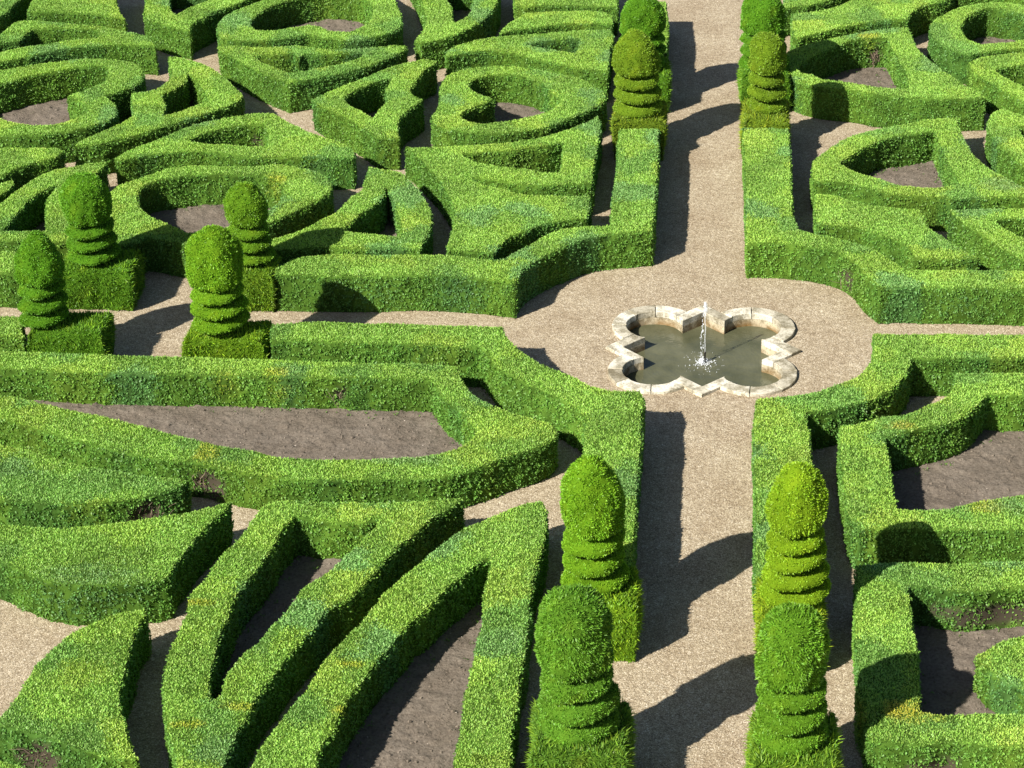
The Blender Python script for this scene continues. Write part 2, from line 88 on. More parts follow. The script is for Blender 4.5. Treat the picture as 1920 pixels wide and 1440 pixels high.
    ('AH', 0.66, [(1.929, 4.790), (2.288, 4.734), (2.629, 4.514), (3.042, 4.300), (3.441, 4.223), (3.814, 4.214), (3.847, 3.877), (3.925, 3.391), (4.159, 2.965), (4.461, 2.443), (4.680, 2.178), (4.213, 2.139), (3.513, 2.091), (3.456, 2.488), (3.239, 2.800), (2.960, 3.027), (2.470, 3.358), (1.908, 3.403), (1.901, 4.143)], [], 'solid wedge-shaped hedge right behind the far right hedge along the cross path'),
    ('AI', 0.66, [(1.920, 6.232), (2.234, 6.869), (2.528, 7.312), (3.149, 7.800), (3.666, 8.080), (4.185, 8.309), (4.802, 8.462), (4.778, 7.906), (4.832, 7.339), (4.912, 6.759), (5.026, 6.390), (5.225, 5.908), (5.438, 5.626), (5.682, 5.208), (6.662, 4.731), (6.626, 4.432), (5.632, 4.716), (5.115, 4.697), (4.403, 4.602), (3.891, 4.676), (3.472, 4.753), (3.117, 4.834), (2.776, 5.056), (2.449, 5.233), (2.182, 5.271), (1.914, 5.286), (1.886, 5.669)], [[(2.474, 6.153), (2.852, 6.764), (3.239, 7.208), (3.628, 7.427), (4.005, 7.568), (4.255, 7.733), (4.276, 7.320), (4.333, 6.739), (4.424, 6.123), (4.503, 5.283), (4.258, 5.180), (3.848, 5.165), (3.501, 5.247), (3.150, 5.473), (2.899, 5.656), (2.665, 5.817)]], 'pointed loop hedge round a soil bed, right of the far main path hedge'),
    ('AJ', 0.66, [(4.240, 4.185), (4.935, 4.256), (6.620, 4.386), (6.322, 1.932), (5.367, 2.101), (5.011, 2.570), (4.778, 2.988), (4.542, 3.437), (4.343, 3.828)], [[(5.070, 3.700), (5.261, 3.773), (5.914, 3.865), (5.811, 2.920), (5.464, 3.058), (5.223, 3.375)]], 'hedge at the right edge with a short slit, just behind the far cross path hedge'),
    ('AK', 0.66, [(5.321, 8.399), (5.489, 8.807), (5.672, 8.921), (5.860, 8.765), (7.073, 8.113), (6.696, 5.010), (5.774, 6.121), (5.536, 6.655), (5.368, 7.153), (5.260, 7.714)], [[(5.849, 8.047), (6.353, 7.906), (6.275, 7.184), (5.956, 7.428)]], 'hedge at the right edge, right of the pointed loop hedge'),
    ('AL', 0.66, [(5.155, 11.313), (5.481, 11.650), (5.894, 11.842), (7.566, 12.162), (7.122, 8.511), (6.095, 9.289), (5.784, 9.779), (5.472, 10.334), (5.251, 10.817)], [[(5.713, 10.918), (5.959, 11.072), (6.722, 11.300), (6.550, 9.719), (6.180, 10.128), (5.906, 10.519)]], 'hedge at the right edge with a slanting slit, below the upper right ring'),
    ('AM', 0.66, [(4.536, 13.318), (4.695, 13.867), (4.983, 14.298), (5.312, 14.637), (5.760, 14.881), (6.184, 14.959), (6.653, 14.804), (7.763, 13.789), (7.610, 12.530), (6.382, 12.128), (5.776, 11.959), (5.274, 11.734), (5.015, 11.847), (4.721, 12.233), (4.541, 12.752)], [[(5.255, 13.497), (5.402, 13.951), (5.656, 14.316), (5.860, 14.486), (6.271, 14.332), (6.675, 13.920), (6.828, 13.286), (6.442, 12.712), (5.547, 12.410), (5.397, 12.559), (5.269, 12.991)]], 'rounded ring hedge round a soil bed in the upper right corner'),
    ('AN', 0.68, [(1.529, 11.814), (2.007, 12.256), (2.565, 12.644), (3.127, 12.973), (3.692, 13.241), (4.137, 13.317), (4.169, 12.939), (4.210, 12.380), (4.405, 11.566), (4.587, 11.126), (4.854, 10.465), (5.081, 10.044), (5.312, 9.714), (5.415, 9.356), (4.763, 9.280), (3.995, 9.311), (3.352, 9.429), (2.721, 9.689), (2.205, 9.814), (1.947, 9.948), (1.670, 10.225), (1.575, 10.802)], [[(1.767, 10.807), (1.982, 11.286), (2.319, 11.776), (2.545, 12.057), (2.827, 12.341), (3.163, 12.536), (3.623, 12.580), (3.682, 12.059), (3.761, 11.547), (3.885, 10.580), (3.903, 9.838), (3.665, 9.859), (2.998, 10.065), (2.742, 10.200), (2.220, 10.327), (2.069, 10.554), (1.890, 10.607)]], 'loop hedge round a soil bed, yew shadow on its face, right of far yews'),
    ('AO', 0.66, [(1.677, 12.672), (1.696, 14.146), (2.195, 14.291), (2.634, 14.567), (3.054, 15.148), (3.579, 16.545), (5.560, 16.593), (5.094, 15.031), (4.462, 14.548), (4.219, 14.082), (4.165, 13.756), (3.570, 13.644), (2.868, 13.336), (2.301, 12.940), (1.818, 12.551)], [], 'solid sweeping hedge behind the loop hedge right of the far yews'),
    ('AP', 0.66, [(1.531, 14.405), (2.068, 14.585), (2.497, 14.898), (2.892, 15.382), (3.112, 16.534), (1.590, 16.498)], [], 'small hedge at the top edge, right of the farthest right yew'),
    ('AQ', 0.66, [(5.286, 15.306), (5.924, 15.458), (6.694, 15.207), (7.862, 14.604), (8.112, 16.654), (5.618, 16.594)], [], 'strip of hedge at the top edge, behind the ring hedge in the upper right corner'),
    ('AS', 0.68, [(2.699, -0.641), (3.238, -0.655), (4.083, -0.619), (5.093, -0.595), (6.013, -0.594), (5.916, -1.395), (5.006, -1.452), (4.011, -1.530), (3.290, -1.579), (3.260, -1.793), (3.104, -2.201), (2.834, -2.676), (2.415, -3.031), (2.007, -3.215), (1.611, -3.381), (1.633, -4.044), (1.657, -4.871), (1.646, -6.062), (1.591, -7.988), (0.750, -8.030), (0.766, -6.813), (0.778, -4.912), (0.798, -3.153), (0.824, -2.883), (1.010, -2.858), (1.417, -2.772), (1.826, -2.601), (2.035, -2.421), (2.348, -2.148), (2.507, -1.879), (2.621, -1.555)], [], 'hedge round the near right of the fountain, then down the right of the path'),
    ('AT', 0.68, [(2.045, -3.704), (2.189, -3.666), (2.488, -3.522), (2.757, -3.379), (2.997, -3.336), (3.203, -3.211), (3.417, -2.986), (3.632, -2.775), (3.823, -2.377), (3.911, -1.975), (4.307, -1.923), (4.958, -1.930), (5.849, -1.943), (5.294, -6.511), (4.488, -6.563), (3.720, -6.601), (3.259, -6.609), (2.731, -6.635), (2.193, -6.688), (2.107, -6.468), (2.046, -5.752), (2.021, -5.007), (2.013, -4.390)], [[(2.712, -4.075), (2.959, -3.984), (3.162, -3.863), (3.462, -3.721), (3.773, -3.545), (3.987, -3.340), (4.189, -3.001), (4.347, -2.659), (4.642, -2.680), (5.401, -2.680), (5.094, -5.387), (4.589, -5.573), (4.258, -5.676), (3.976, -5.748), (3.399, -5.992), (3.212, -6.016), (2.809, -6.049), (2.783, -5.717), (2.777, -5.153), (2.747, -4.435)]], 'hedge framing a wide soil bed at right, a round yew shadow on its face'),
    ('AU', 0.68, [(2.121, -7.539), (2.470, -7.441), (3.188, -7.419), (3.908, -7.357), (4.413, -7.305), (5.205, -7.240), (4.674, -11.611), (3.981, -11.574), (3.475, -11.548), (3.076, -11.505), (2.834, -11.582), (2.356, -11.555), (2.095, -11.515), (2.088, -11.245), (2.081, -10.971), (2.025, -10.751), (2.050, -9.853), (2.041, -9.106), (2.061, -8.632), (2.106, -7.897)], [[(2.834, -8.056), (3.153, -8.118), (3.415, -8.182), (3.767, -8.165), (4.033, -8.087), (4.803, -7.958), (4.479, -10.822), (3.779, -10.815), (3.539, -10.805), (3.287, -10.863), (3.044, -10.887), (2.819, -10.843), (2.831, -10.255), (2.863, -9.668), (2.858, -9.212), (2.838, -8.441)]], 'hedge with orange-yellow patches framing the soil bed in the lower right corner'),
    ('AV', 0.6, [(3.564, -9.481), (3.941, -9.136), (4.252, -8.962), (4.622, -8.709), (4.416, -10.570), (4.068, -10.261), (3.622, -9.751)], [], 'tip of a small hedge poking into the lower right soil bed from the right edge'),
]
YEW_SPECS = [
    {'x': -1.34, 'y': -8.33, 'R': 0.395, 'tilt': 0.09, 'tone': [0.115, 0.235, 0.012], 'shape': 'tall', 'tiers': 3, 'base': (-1.8, -0.74, -9.08, -7.9, 0.82), 'zd': 1.68, 'label': 'yew topiary left of the main path just nearer than the fountain, smooth bright green dome', 'h': 2.699, 'lean': (-0.043, 0.0)},
    {'x': -1.38, 'y': -11.6, 'R': 0.425, 'tilt': 0.07, 'tone': [0.08, 0.178, 0.016], 'shape': 'blunt', 'tiers': 3, 'base': (-1.98, -0.74, -12.3, -11.0, 0.85), 'wild': 1.25, 'zd': 1.77, 'label': 'shaggy deep green yew topiary nearest the viewer, left of the main path', 'h': 2.779, 'lean': (-0.04, 0.0)},
    {'x': 1.3, 'y': -8.5, 'R': 0.36, 'widen': 0.06, 'tilt': 0.1, 'tone': [0.145, 0.245, 0.011], 'shape': 'tall', 'tiers': 4, 'base': (0.78, 1.72, -9.2, -7.95, 0.74), 'zd': 1.88, 'label': 'yellowest yew topiary, right of the main path just nearer than the fountain', 'h': 2.79, 'lean': (-0.022, 0.0)},
    {'x': 1.18, 'y': -11.68, 'R': 0.395, 'tilt': 0.09, 'tone': [0.09, 0.195, 0.014], 'shape': 'blunt', 'tiers': 3, 'base': (0.66, 1.78, -12.4, -11.1, 0.84), 'wild': 1.2, 'zd': 1.74, 'label': 'shaggy yew topiary nearest the viewer, right of the main path', 'h': 2.67, 'lean': (-0.021, 0.0)},
    {'x': -1.34, 'y': 8.22, 'R': 0.42, 'tilt': 0.02, 'tone': [0.12, 0.2, 0.014], 'shape': 'mush', 'tiers': 3, 'base': (-1.84, -0.8, 7.62, 8.85, 0.8), 'zd': 1.63, 'label': 'brownish mushroom-domed yew topiary left of the main path, first one beyond the fountain', 'h': 2.446, 'lean': (-0.047, 0.0)},
    {'x': -1.36, 'y': 10.55, 'R': 0.43, 'tilt': 0.05, 'tone': [0.075, 0.185, 0.012], 'shape': 'tall', 'tiers': 3, 'base': (-1.84, -0.78, 9.98, 11.15, 0.78), 'zd': 1.55, 'label': 'farthest yew topiary left of the main path, cut off by the top edge', 'h': 2.272, 'lean': (0.009, 0.0)},
    {'x': 1.14, 'y': 8.4, 'R': 0.34, 'tilt': -0.03, 'tone': [0.12, 0.2, 0.014], 'shape': 'blunt', 'tiers': 3, 'base': (0.62, 1.56, 7.7, 8.95, 0.8), 'zd': 1.6, 'label': 'slim olive yew topiary right of the main path, first one beyond the fountain', 'h': 2.319, 'lean': (-0.048, 0.0)},
    {'x': 1.1, 'y': 10.75, 'R': 0.44, 'tilt': 0.05, 'tone': [0.075, 0.185, 0.012], 'shape': 'tall', 'tiers': 3, 'base': (0.6, 1.62, 10.1, 11.3, 0.78), 'zd': 1.55, 'label': 'farthest yew topiary right of the main path, cut off by the top edge', 'h': 2.289, 'lean': (-0.053, 0.0)},
    {'x': -7.76, 'y': -1.02, 'R': 0.42, 'tilt': 0.06, 'tone': [0.115, 0.235, 0.012], 'shape': 'blunt', 'tiers': 3, 'base': (-8.36, -6.98, -1.45, -0.58, 0.68), 'zd': 1.54, 'label': 'broad upright yew topiary left of the fountain, on the near side of the cross path', 'h': 2.471, 'lean': (-0.023, 0.0)},
    {'x': -10.66, 'y': -1.0, 'R': 0.36, 'tilt': 0.06, 'tone': [0.075, 0.185, 0.012], 'shape': 'mush', 'tiers': 3, 'base': (-10.92, -9.62, -1.42, -0.5, 0.74), 'zd': 1.55, 'label': 'leaning dark yew topiary near the left edge, on the near side of the cross path', 'h': 2.374, 'lean': (0.002, 0.0)},
    {'x': -7.66, 'y': 1.42, 'R': 0.34, 'tilt': 0.02, 'tone': [0.1, 0.205, 0.013], 'shape': 'tall', 'tiers': 3, 'base': (-8.15, -7.22, 0.9, 1.85, 0.72), 'zd': 1.5, 'label': 'slim olive yew topiary on the far side of the cross path, behind the broad one', 'h': 2.176, 'lean': (-0.054, 0.0)},
    {'x': -10.4, 'y': 1.38, 'R': 0.4, 'tilt': 0.06, 'tone': [0.075, 0.185, 0.012], 'shape': 'blunt', 'tiers': 3, 'base': (-10.98, -9.64, 0.86, 1.9, 0.72), 'zd': 1.52, 'label': 'deep green yew topiary on a square block, far side of the cross path at left', 'h': 2.297, 'lean': (-0.028, 0.0)},
]
import bpy, math, random
import numpy as np
from mathutils import Vector, Matrix, noise
from mathutils.geometry import delaunay_2d_cdt

random.seed(7)
RNG = np.random.default_rng(11)
SC = bpy.context.scene
COL = SC.collection

# ------------------------------------------------------------------ camera
cam_d = bpy.data.cameras.new('camera')
cam = bpy.data.objects.new('camera', cam_d)
COL.objects.link(cam)
cam_d.sensor_width = 36.0
cam_d.lens = CAM_LENS
cam_d.clip_end = 400
cam.matrix_world = Matrix([CAM_R[0] + [CAM_P[0]], CAM_R[1] + [CAM_P[1]], CAM_R[2] + [CAM_P[2]], [0, 0, 0, 1]])
SC.camera = cam
CAMP = np.array(CAM_P)

# ------------------------------------------------------------------ light
AZ, EL = math.radians(42.5), math.radians(38.0)
sun_dir = Vector((math.sin(AZ) * math.cos(EL), math.cos(AZ) * math.cos(EL), -math.sin(EL)))
sd = bpy.data.lights.new('sun', 'SUN')
sd.energy = 5.0
sd.angle = math.radians(0.5)
sd.color = (1.0, 0.955, 0.87)
sun = bpy.data.objects.new('sun', sd)
COL.objects.link(sun)
sun.rotation_euler = sun_dir.to_track_quat('-Z', 'Y').to_euler()
w = bpy.data.worlds.new('World')
SC.world = w
w.use_nodes = True
nt = w.node_tree
sky = nt.nodes.new('ShaderNodeTexSky')
sky.sky_type = 'NISHITA'
sky.sun_disc = False
sky.sun_elevation = EL
sky.sun_rotation = AZ + math.pi
bg = nt.nodes['Background']
bg.inputs['Strength'].default_value = 0.05
nt.links.new(sky.outputs[0], bg.inputs[0])
SC.view_settings.view_transform = 'Standard'
SC.view_settings.look = 'None'
SC.view_settings.gamma = 1
SC.view_settings.exposure = EXPOSURE

# ------------------------------------------------------------------ materials
def new_mat(name):
    m = bpy.data.materials.new(name)
    m.use_nodes = True
    t = m.node_tree
    for n in list(t.nodes):
        t.nodes.remove(n)
    out = t.nodes.new('ShaderNodeOutputMaterial')
    return m, t, out

def N(t, kind, **kw):
    n = t.nodes.new(kind)
    for k, v in kw.items():
        if k in n.inputs:
            n.inputs[k].default_value = v
        else:
            setattr(n, k, v)
    return n

def leaf_material(name, trans, rough, spec):
    m, t, out = new_mat(name)
    a = N(t, 'ShaderNodeAttribute', attribute_name='leaf_tone')
    p = N(t, 'ShaderNodeBsdfPrincipled', Roughness=rough)
    p.inputs['Specular IOR Level'].default_value = spec
    tr = N(t, 'ShaderNodeBsdfTranslucent')
    hs = N(t, 'ShaderNodeMix', data_type='RGBA', blend_type='MULTIPLY')
    hs.inputs[0].default_value = 1
    hs.inputs[7].default_value = (1.1, 1.2, 0.5, 1)
    mx = N(t, 'ShaderNodeMixShader', Fac=trans)
    t.links.new(a.outputs['Color'], p.inputs['Base Color'])
    t.links.new(a.outputs['Color'], hs.inputs[6])
    t.links.new(hs.outputs[2], tr.inputs['Color'])
    t.links.new(p.outputs[0], mx.inputs[1])
    t.links.new(tr.outputs[0], mx.inputs[2])
    t.links.new(mx.outputs[0], out.inputs[0])
    return m

def ramp(t, stops):
    r = t.nodes.new('ShaderNodeValToRGB')
    e = r.color_ramp.elements
    while len(e) < len(stops):
        e.new(0.5)
    for i, (p, c) in enumerate(stops):
        e[i].position = p
        e[i].color = (*c, 1)
    return r

def gravel_material():
    m, t, out = new_mat('pale_gravel')
    g = N(t, 'ShaderNodeNewGeometry')
    v = N(t, 'ShaderNodeTexVoronoi', Scale=74.0)
    v2 = N(t, 'ShaderNodeTexVoronoi', Scale=150.0)
    n = N(t, 'ShaderNodeTexNoise', Scale=1.1, Detail=5.0, Roughness=0.6)
    n2 = N(t, 'ShaderNodeTexNoise', Scale=9.0, Detail=4.0, Roughness=0.65)
    for x in (v, v2, n, n2):
        t.links.new(g.outputs['Position'], x.inputs['Vector'])
    sep = N(t, 'ShaderNodeSeparateColor')
    t.links.new(v.outputs['Color'], sep.inputs[0])
    r = ramp(t, [(0.0, (0.17, 0.132, 0.087)), (0.25, (0.264, 0.217, 0.149)), (0.65, (0.358, 0.302, 0.212)), (0.9, (0.478, 0.418, 0.31)), (1.0, (0.60, 0.55, 0.455))])
    t.links.new(sep.outputs[0], r.inputs[0])
    sep2 = N(t, 'ShaderNodeSeparateColor')
    t.links.new(v2.outputs['Color'], sep2.inputs[0])
    r2 = ramp(t, [(0.0, (0.80, 0.79, 0.78)), (1.0, (1.2, 1.2, 1.2))])
    t.links.new(sep2.outputs[1], r2.inputs[0])
    r3 = ramp(t, [(0.3, (0.84, 0.79, 0.74)), (0.7, (1.1, 1.1, 1.09))])
    t.links.new(n.outputs[0], r3.inputs[0])
    r4 = ramp(t, [(0.3, (0.8, 0.77, 0.74)), (0.65, (1.08, 1.08, 1.08))])
    t.links.new(n2.outputs[0], r4.inputs[0])
    prev = r.outputs[0]
    for rr in (r2, r3, r4):
        mm = N(t, 'ShaderNodeMix', data_type='RGBA', blend_type='MULTIPLY')
        mm.inputs[0].default_value = 1
        t.links.new(prev, mm.inputs[6])
        t.links.new(rr.outputs[0], mm.inputs[7])
        prev = mm.outputs[2]
    p = N(t, 'ShaderNodeBsdfPrincipled', Roughness=0.9)
    p.inputs['Specular IOR Level'].default_value = 0.2
    t.links.new(prev, p.inputs['Base Color'])
    b = N(t, 'ShaderNodeBump', Strength=0.45, Distance=0.010)
    t.links.new(v.outputs['Distance'], b.inputs['Height'])
    b.invert = True
    b2 = N(t, 'ShaderNodeBump', Strength=0.5, Distance=0.03)
    t.links.new(n2.outputs[0], b2.inputs['Height'])
    t.links.new(b.outputs[0], b2.inputs['Normal'])
    t.links.new(b2.outputs[0], p.inputs['Normal'])
    t.links.new(p.outputs[0], out.inputs[0])
    return m

def soil_material():
    m, t, out = new_mat('dry_soil')
    g = N(t, 'ShaderNodeNewGeometry')
    n = N(t, 'ShaderNodeTexNoise', Scale=22.0, Detail=6.0, Roughness=0.7)
    n2 = N(t, 'ShaderNodeTexNoise', Scale=2.0, Detail=4.0)
    for x in (n, n2):
        t.links.new(g.outputs['Position'], x.inputs['Vector'])
    r = ramp(t, [(0.25, (0.05, 0.040, 0.030)), (0.45, (0.137, 0.113, 0.089)), (0.72, (0.203, 0.172, 0.138))])
    t.links.new(n.outputs[0], r.inputs[0])
    r2 = ramp(t, [(0.3, (0.85, 0.83, 0.8)), (0.7, (1.1, 1.1, 1.1))])
    t.links.new(n2.outputs[0], r2.inputs[0])
    mm = N(t, 'ShaderNodeMix', data_type='RGBA', blend_type='MULTIPLY')
    mm.inputs[0].default_value = 1
    t.links.new(r.outputs[0], mm.inputs[6])
    t.links.new(r2.outputs[0], mm.inputs[7])
    p = N(t, 'ShaderNodeBsdfPrincipled', Roughness=0.95)
    p.inputs['Specular IOR Level'].default_value = 0.15
    t.links.new(mm.outputs[2], p.inputs['Base Color'])
    b = N(t, 'ShaderNodeBump', Strength=0.8, Distance=0.03)
    t.links.new(n.outputs[0], b.inputs['Height'])
    t.links.new(b.outputs[0], p.inputs['Normal'])
    t.links.new(p.outputs[0], out.inputs[0])
    return m

def stone_material(name, base, dark, wet):
    m, t, out = new_mat(name)
    g = N(t, 'ShaderNodeNewGeometry')
    oi = N(t, 'ShaderNodeObjectInfo')
    n = N(t, 'ShaderNodeTexNoise', Scale=5.0, Detail=7.0, Roughness=0.68)
    n2 = N(t, 'ShaderNodeTexNoise', Scale=34.0, Detail=4.0, Roughness=0.7)
    n3 = N(t, 'ShaderNodeTexNoise', Scale=2.2, Detail=3.0)
    for x in (n, n2, n3):
        t.links.new(g.outputs['Position'], x.inputs['Vector'])
    r = ramp(t, [(0.40, dark), (0.55, base), (0.75, tuple(min(1, c * 1.15) for c in base))])
    t.links.new(n.outputs[0], r.inputs[0])
    r2 = ramp(t, [(0.34, (0.42, 0.40, 0.34)), (0.47, (1, 1, 1))])
    t.links.new(n2.outputs[0], r2.inputs[0])
    r3 = ramp(t, [(0.0, (0.52, 0.49, 0.42)), (0.5, (0.95, 0.94, 0.9)), (1.0, (1.08, 1.08, 1.08))])
    t.links.new(oi.outputs['Random'], r3.inputs[0])
    prev = r.outputs[0]
    for rr in (r2, r3):
        mm = N(t, 'ShaderNodeMix', data_type='RGBA', blend_type='MULTIPLY')
        mm.inputs[0].default_value = 1
        t.links.new(prev, mm.inputs[6])
        t.links.new(rr.outputs[0], mm.inputs[7])
        prev = mm.outputs[2]
    if wet:
        s = N(t, 'ShaderNodeSeparateXYZ')
        t.links.new(g.outputs['Position'], s.inputs[0])
        mr = N(t, 'ShaderNodeMapRange')
        mr.inputs['From Min'].default_value = -0.06
        mr.inputs['From Max'].default_value = -0.17
        t.links.new(s.outputs['Z'], mr.inputs[0])
        mul = N(t, 'ShaderNodeMath', operation='MULTIPLY')
        rr = ramp(t, [(0.38, (0, 0, 0)), (0.6, (1, 1, 1))])
        t.links.new(n3.outputs[0], rr.inputs[0])
        t.links.new(mr.outputs[0], mul.inputs[0])
        t.links.new(rr.outputs[0], mul.inputs[1])
        mm = N(t, 'ShaderNodeMix', data_type='RGBA')
        mm.inputs[7].default_value = (0.16, 0.085, 0.02, 1)
        t.links.new(mul.outputs[0], mm.inputs[0])
        t.links.new(prev, mm.inputs[6])
        prev = mm.outputs[2]
    p = N(t, 'ShaderNodeBsdfPrincipled', Roughness=0.85)
    p.inputs['Specular IOR Level'].default_value = 0.25
    t.links.new(prev, p.inputs['Base Color'])
    b = N(t, 'ShaderNodeBump', Strength=0.4, Distance=0.012)
    t.links.new(n2.outputs[0], b.inputs['Height'])
    t.links.new(b.outputs[0], p.inputs['Normal'])
    t.links.new(p.outputs[0], out.inputs[0])
    return m

def water_material():
    m, t, out = new_mat('murky_water')
    g = N(t, 'ShaderNodeNewGeometry')
    n = N(t, 'ShaderNodeTexNoise', Scale=7.0, Detail=3.0, Roughness=0.55)
    n2 = N(t, 'ShaderNodeTexNoise', Scale=1.6, Detail=4.0)
    # rings spreading from the jet
    wv = N(t, 'ShaderNodeTexWave', wave_type='RINGS', rings_direction='SPHERICAL', Scale=4.5, Distortion=2.5, Detail=2.0)
    ad = N(t, 'ShaderNodeVectorMath', operation='ADD')
    ad.inputs[1].default_value = (0.02, 0.2, 0.2)
    t.links.new(g.outputs['Position'], ad.inputs[0])
    t.links.new(ad.outputs[0], wv.inputs['Vector'])
    for x in (n, n2):
        t.links.new(g.outputs['Position'], x.inputs['Vector'])
    r = ramp(t, [(0.3, (0.056, 0.059, 0.030)), (0.7, (0.118, 0.117, 0.068))])
    t.links.new(n2.outputs[0], r.inputs[0])
    p = N(t, 'ShaderNodeBsdfPrincipled', Roughness=0.12)
    p.inputs['IOR'].default_value = 1.33
    p.inputs['Specular IOR Level'].default_value = 0.6
    t.links.new(r.outputs[0], p.inputs['Base Color'])
    b = N(t, 'ShaderNodeBump', Strength=0.35, Distance=0.03)
    t.links.new(n.outputs[0], b.inputs['Height'])
    b2 = N(t, 'ShaderNodeBump', Strength=0.03, Distance=0.03)
    t.links.new(wv.outputs[0], b2.inputs['Height'])
    t.links.new(b.outputs[0], b2.inputs['Normal'])
    t.links.new(b2.outputs[0], p.inputs['Normal'])
    t.links.new(p.outputs[0], out.inputs[0])
    return m

def plain_material(name, col, rough=0.8, metal=0.0):
    m, t, out = new_mat(name)
    g = N(t, 'ShaderNodeNewGeometry')
    n = N(t, 'ShaderNodeTexNoise', Scale=30.0, Detail=3.0)
    t.links.new(g.outputs['Position'], n.inputs['Vector'])
    r = ramp(t, [(0.3, tuple(c * 0.65 for c in col)), (0.7, tuple(min(1, c * 1.25) for c in col))])
    t.links.new(n.outputs[0], r.inputs[0])
    p = N(t, 'ShaderNodeBsdfPrincipled', Roughness=rough, Metallic=metal)
    t.links.new(r.outputs[0], p.inputs['Base Color'])
    t.links.new(p.outputs[0], out.inputs[0])
    return m

def foam_material(name, fac):
    m, t, out = new_mat(name)
    p = N(t, 'ShaderNodeBsdfPrincipled', Roughness=0.25)
    p.inputs['Base Color'].default_value = (0.86, 0.89, 0.92, 1)
    p.inputs['Specular IOR Level'].default_value = 0.6
    tr = N(t, 'ShaderNodeBsdfTransparent')
    mx = N(t, 'ShaderNodeMixShader', Fac=fac)
    t.links.new(tr.outputs[0], mx.inputs[1])
    t.links.new(p.outputs[0], mx.inputs[2])
    t.links.new(mx.outputs[0], out.inputs[0])
    return m

BOX = leaf_material('box_leaves', 0.27, 0.5, 0.3)
YEW = leaf_material('yew_needles', 0.24, 0.5, 0.28)
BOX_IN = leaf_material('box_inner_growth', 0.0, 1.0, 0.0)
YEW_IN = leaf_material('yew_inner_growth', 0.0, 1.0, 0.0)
GRAVEL = gravel_material()
SOIL = soil_material()
COPING = stone_material('weathered_limestone', (0.61, 0.575, 0.485), (0.31, 0.28, 0.205), False)
WALL = stone_material('stained_limestone', (0.52, 0.46, 0.34), (0.22, 0.18, 0.11), True)
WATER = water_material()
TWIG = plain_material('bare_wood', (0.22, 0.165, 0.115))
PIPE = plain_material('dark_bronze', (0.05, 0.045, 0.035), 0.45, 0.6)
FOAM = foam_material('white_spray', 0.36)
JETM = foam_material('jet_water', 0.24)

# ------------------------------------------------------------------ helpers
def tag(o, label=None, cat=None, group=None, kind=None):
    if label: o['label'] = label
    if cat: o['category'] = cat
    if group: o['group'] = group
    if kind: o['kind'] = kind
    return o

def link(name, me, parent=None):
    o = bpy.data.objects.new(name, me)
    COL.objects.link(o)
    if parent is not None:
        o.parent = parent
        o.matrix_parent_inverse = Matrix.Translation(-parent.location)
    return o

def build_mesh(name, V, tris, quads, mats, tone=None, smooth_tris=True, mat_tris=0, mat_quads=0):
    me = bpy.data.meshes.new(name)
    nt_, nq = len(tris), len(quads)
    me.vertices.add(len(V))
    me.vertices.foreach_set('co', np.ascontiguousarray(V, np.float32).ravel())
    li = np.concatenate([np.asarray(tris, np.int32).ravel(), np.asarray(quads, np.int32).ravel()])
    me.loops.add(len(li))
    me.loops.foreach_set('vertex_index', li.astype(np.int32))
    me.polygons.add(nt_ + nq)
    ls = np.concatenate([np.arange(nt_) * 3, nt_ * 3 + np.arange(nq) * 4]).astype(np.int32)
    me.polygons.foreach_set('loop_start', ls)
    me.polygons.foreach_set('use_smooth', np.concatenate([np.full(nt_, smooth_tris), np.full(nq, False)]))
    me.polygons.foreach_set('material_index', np.concatenate([np.full(nt_, mat_tris), np.full(nq, mat_quads)]).astype(np.int32))
    me.update(calc_edges=True)
    for m in mats:
        me.materials.append(m)
    if tone is not None:
        a = me.attributes.new('leaf_tone', 'FLOAT_COLOR', 'POINT')
        a.data.foreach_set('color', np.ascontiguousarray(tone, np.float32).ravel())
    return me

def hash01(i, j, k):
    x = np.sin(i * 127.1 + j * 311.7 + k * 74.7) * 43758.5453
    return x - np.floor(x)

def low_noise(P, f, s):
    x, y, z = P[:, 0] * f, P[:, 1] * f, P[:, 2] * f
    return (np.sin(x * 1.7 + y * 1.1 + s) + np.sin(-x * .9 + y * 2.3 + z * 1.9 + s * 2.1) + np.sin(x * 3.1 + y * 0.4 - z * 2.7 + s * .7) + np.sin(x * .7 - y * 3.7 + z + s * 3.3)) / 4

# each box plant in the row has a green of its own
KINDS = np.array([[0.088, 0.182, 0.026], [0.108, 0.212, 0.030], [0.140, 0.235, 0.030], [0.066, 0.155, 0.030], [0.072, 0.165, 0.048], [0.205, 0.235, 0.028], [0.120, 0.222, 0.028]])
KW = np.cumsum([0.29, 0.25, 0.095, 0.115, 0.06, 0.0, 0.19])

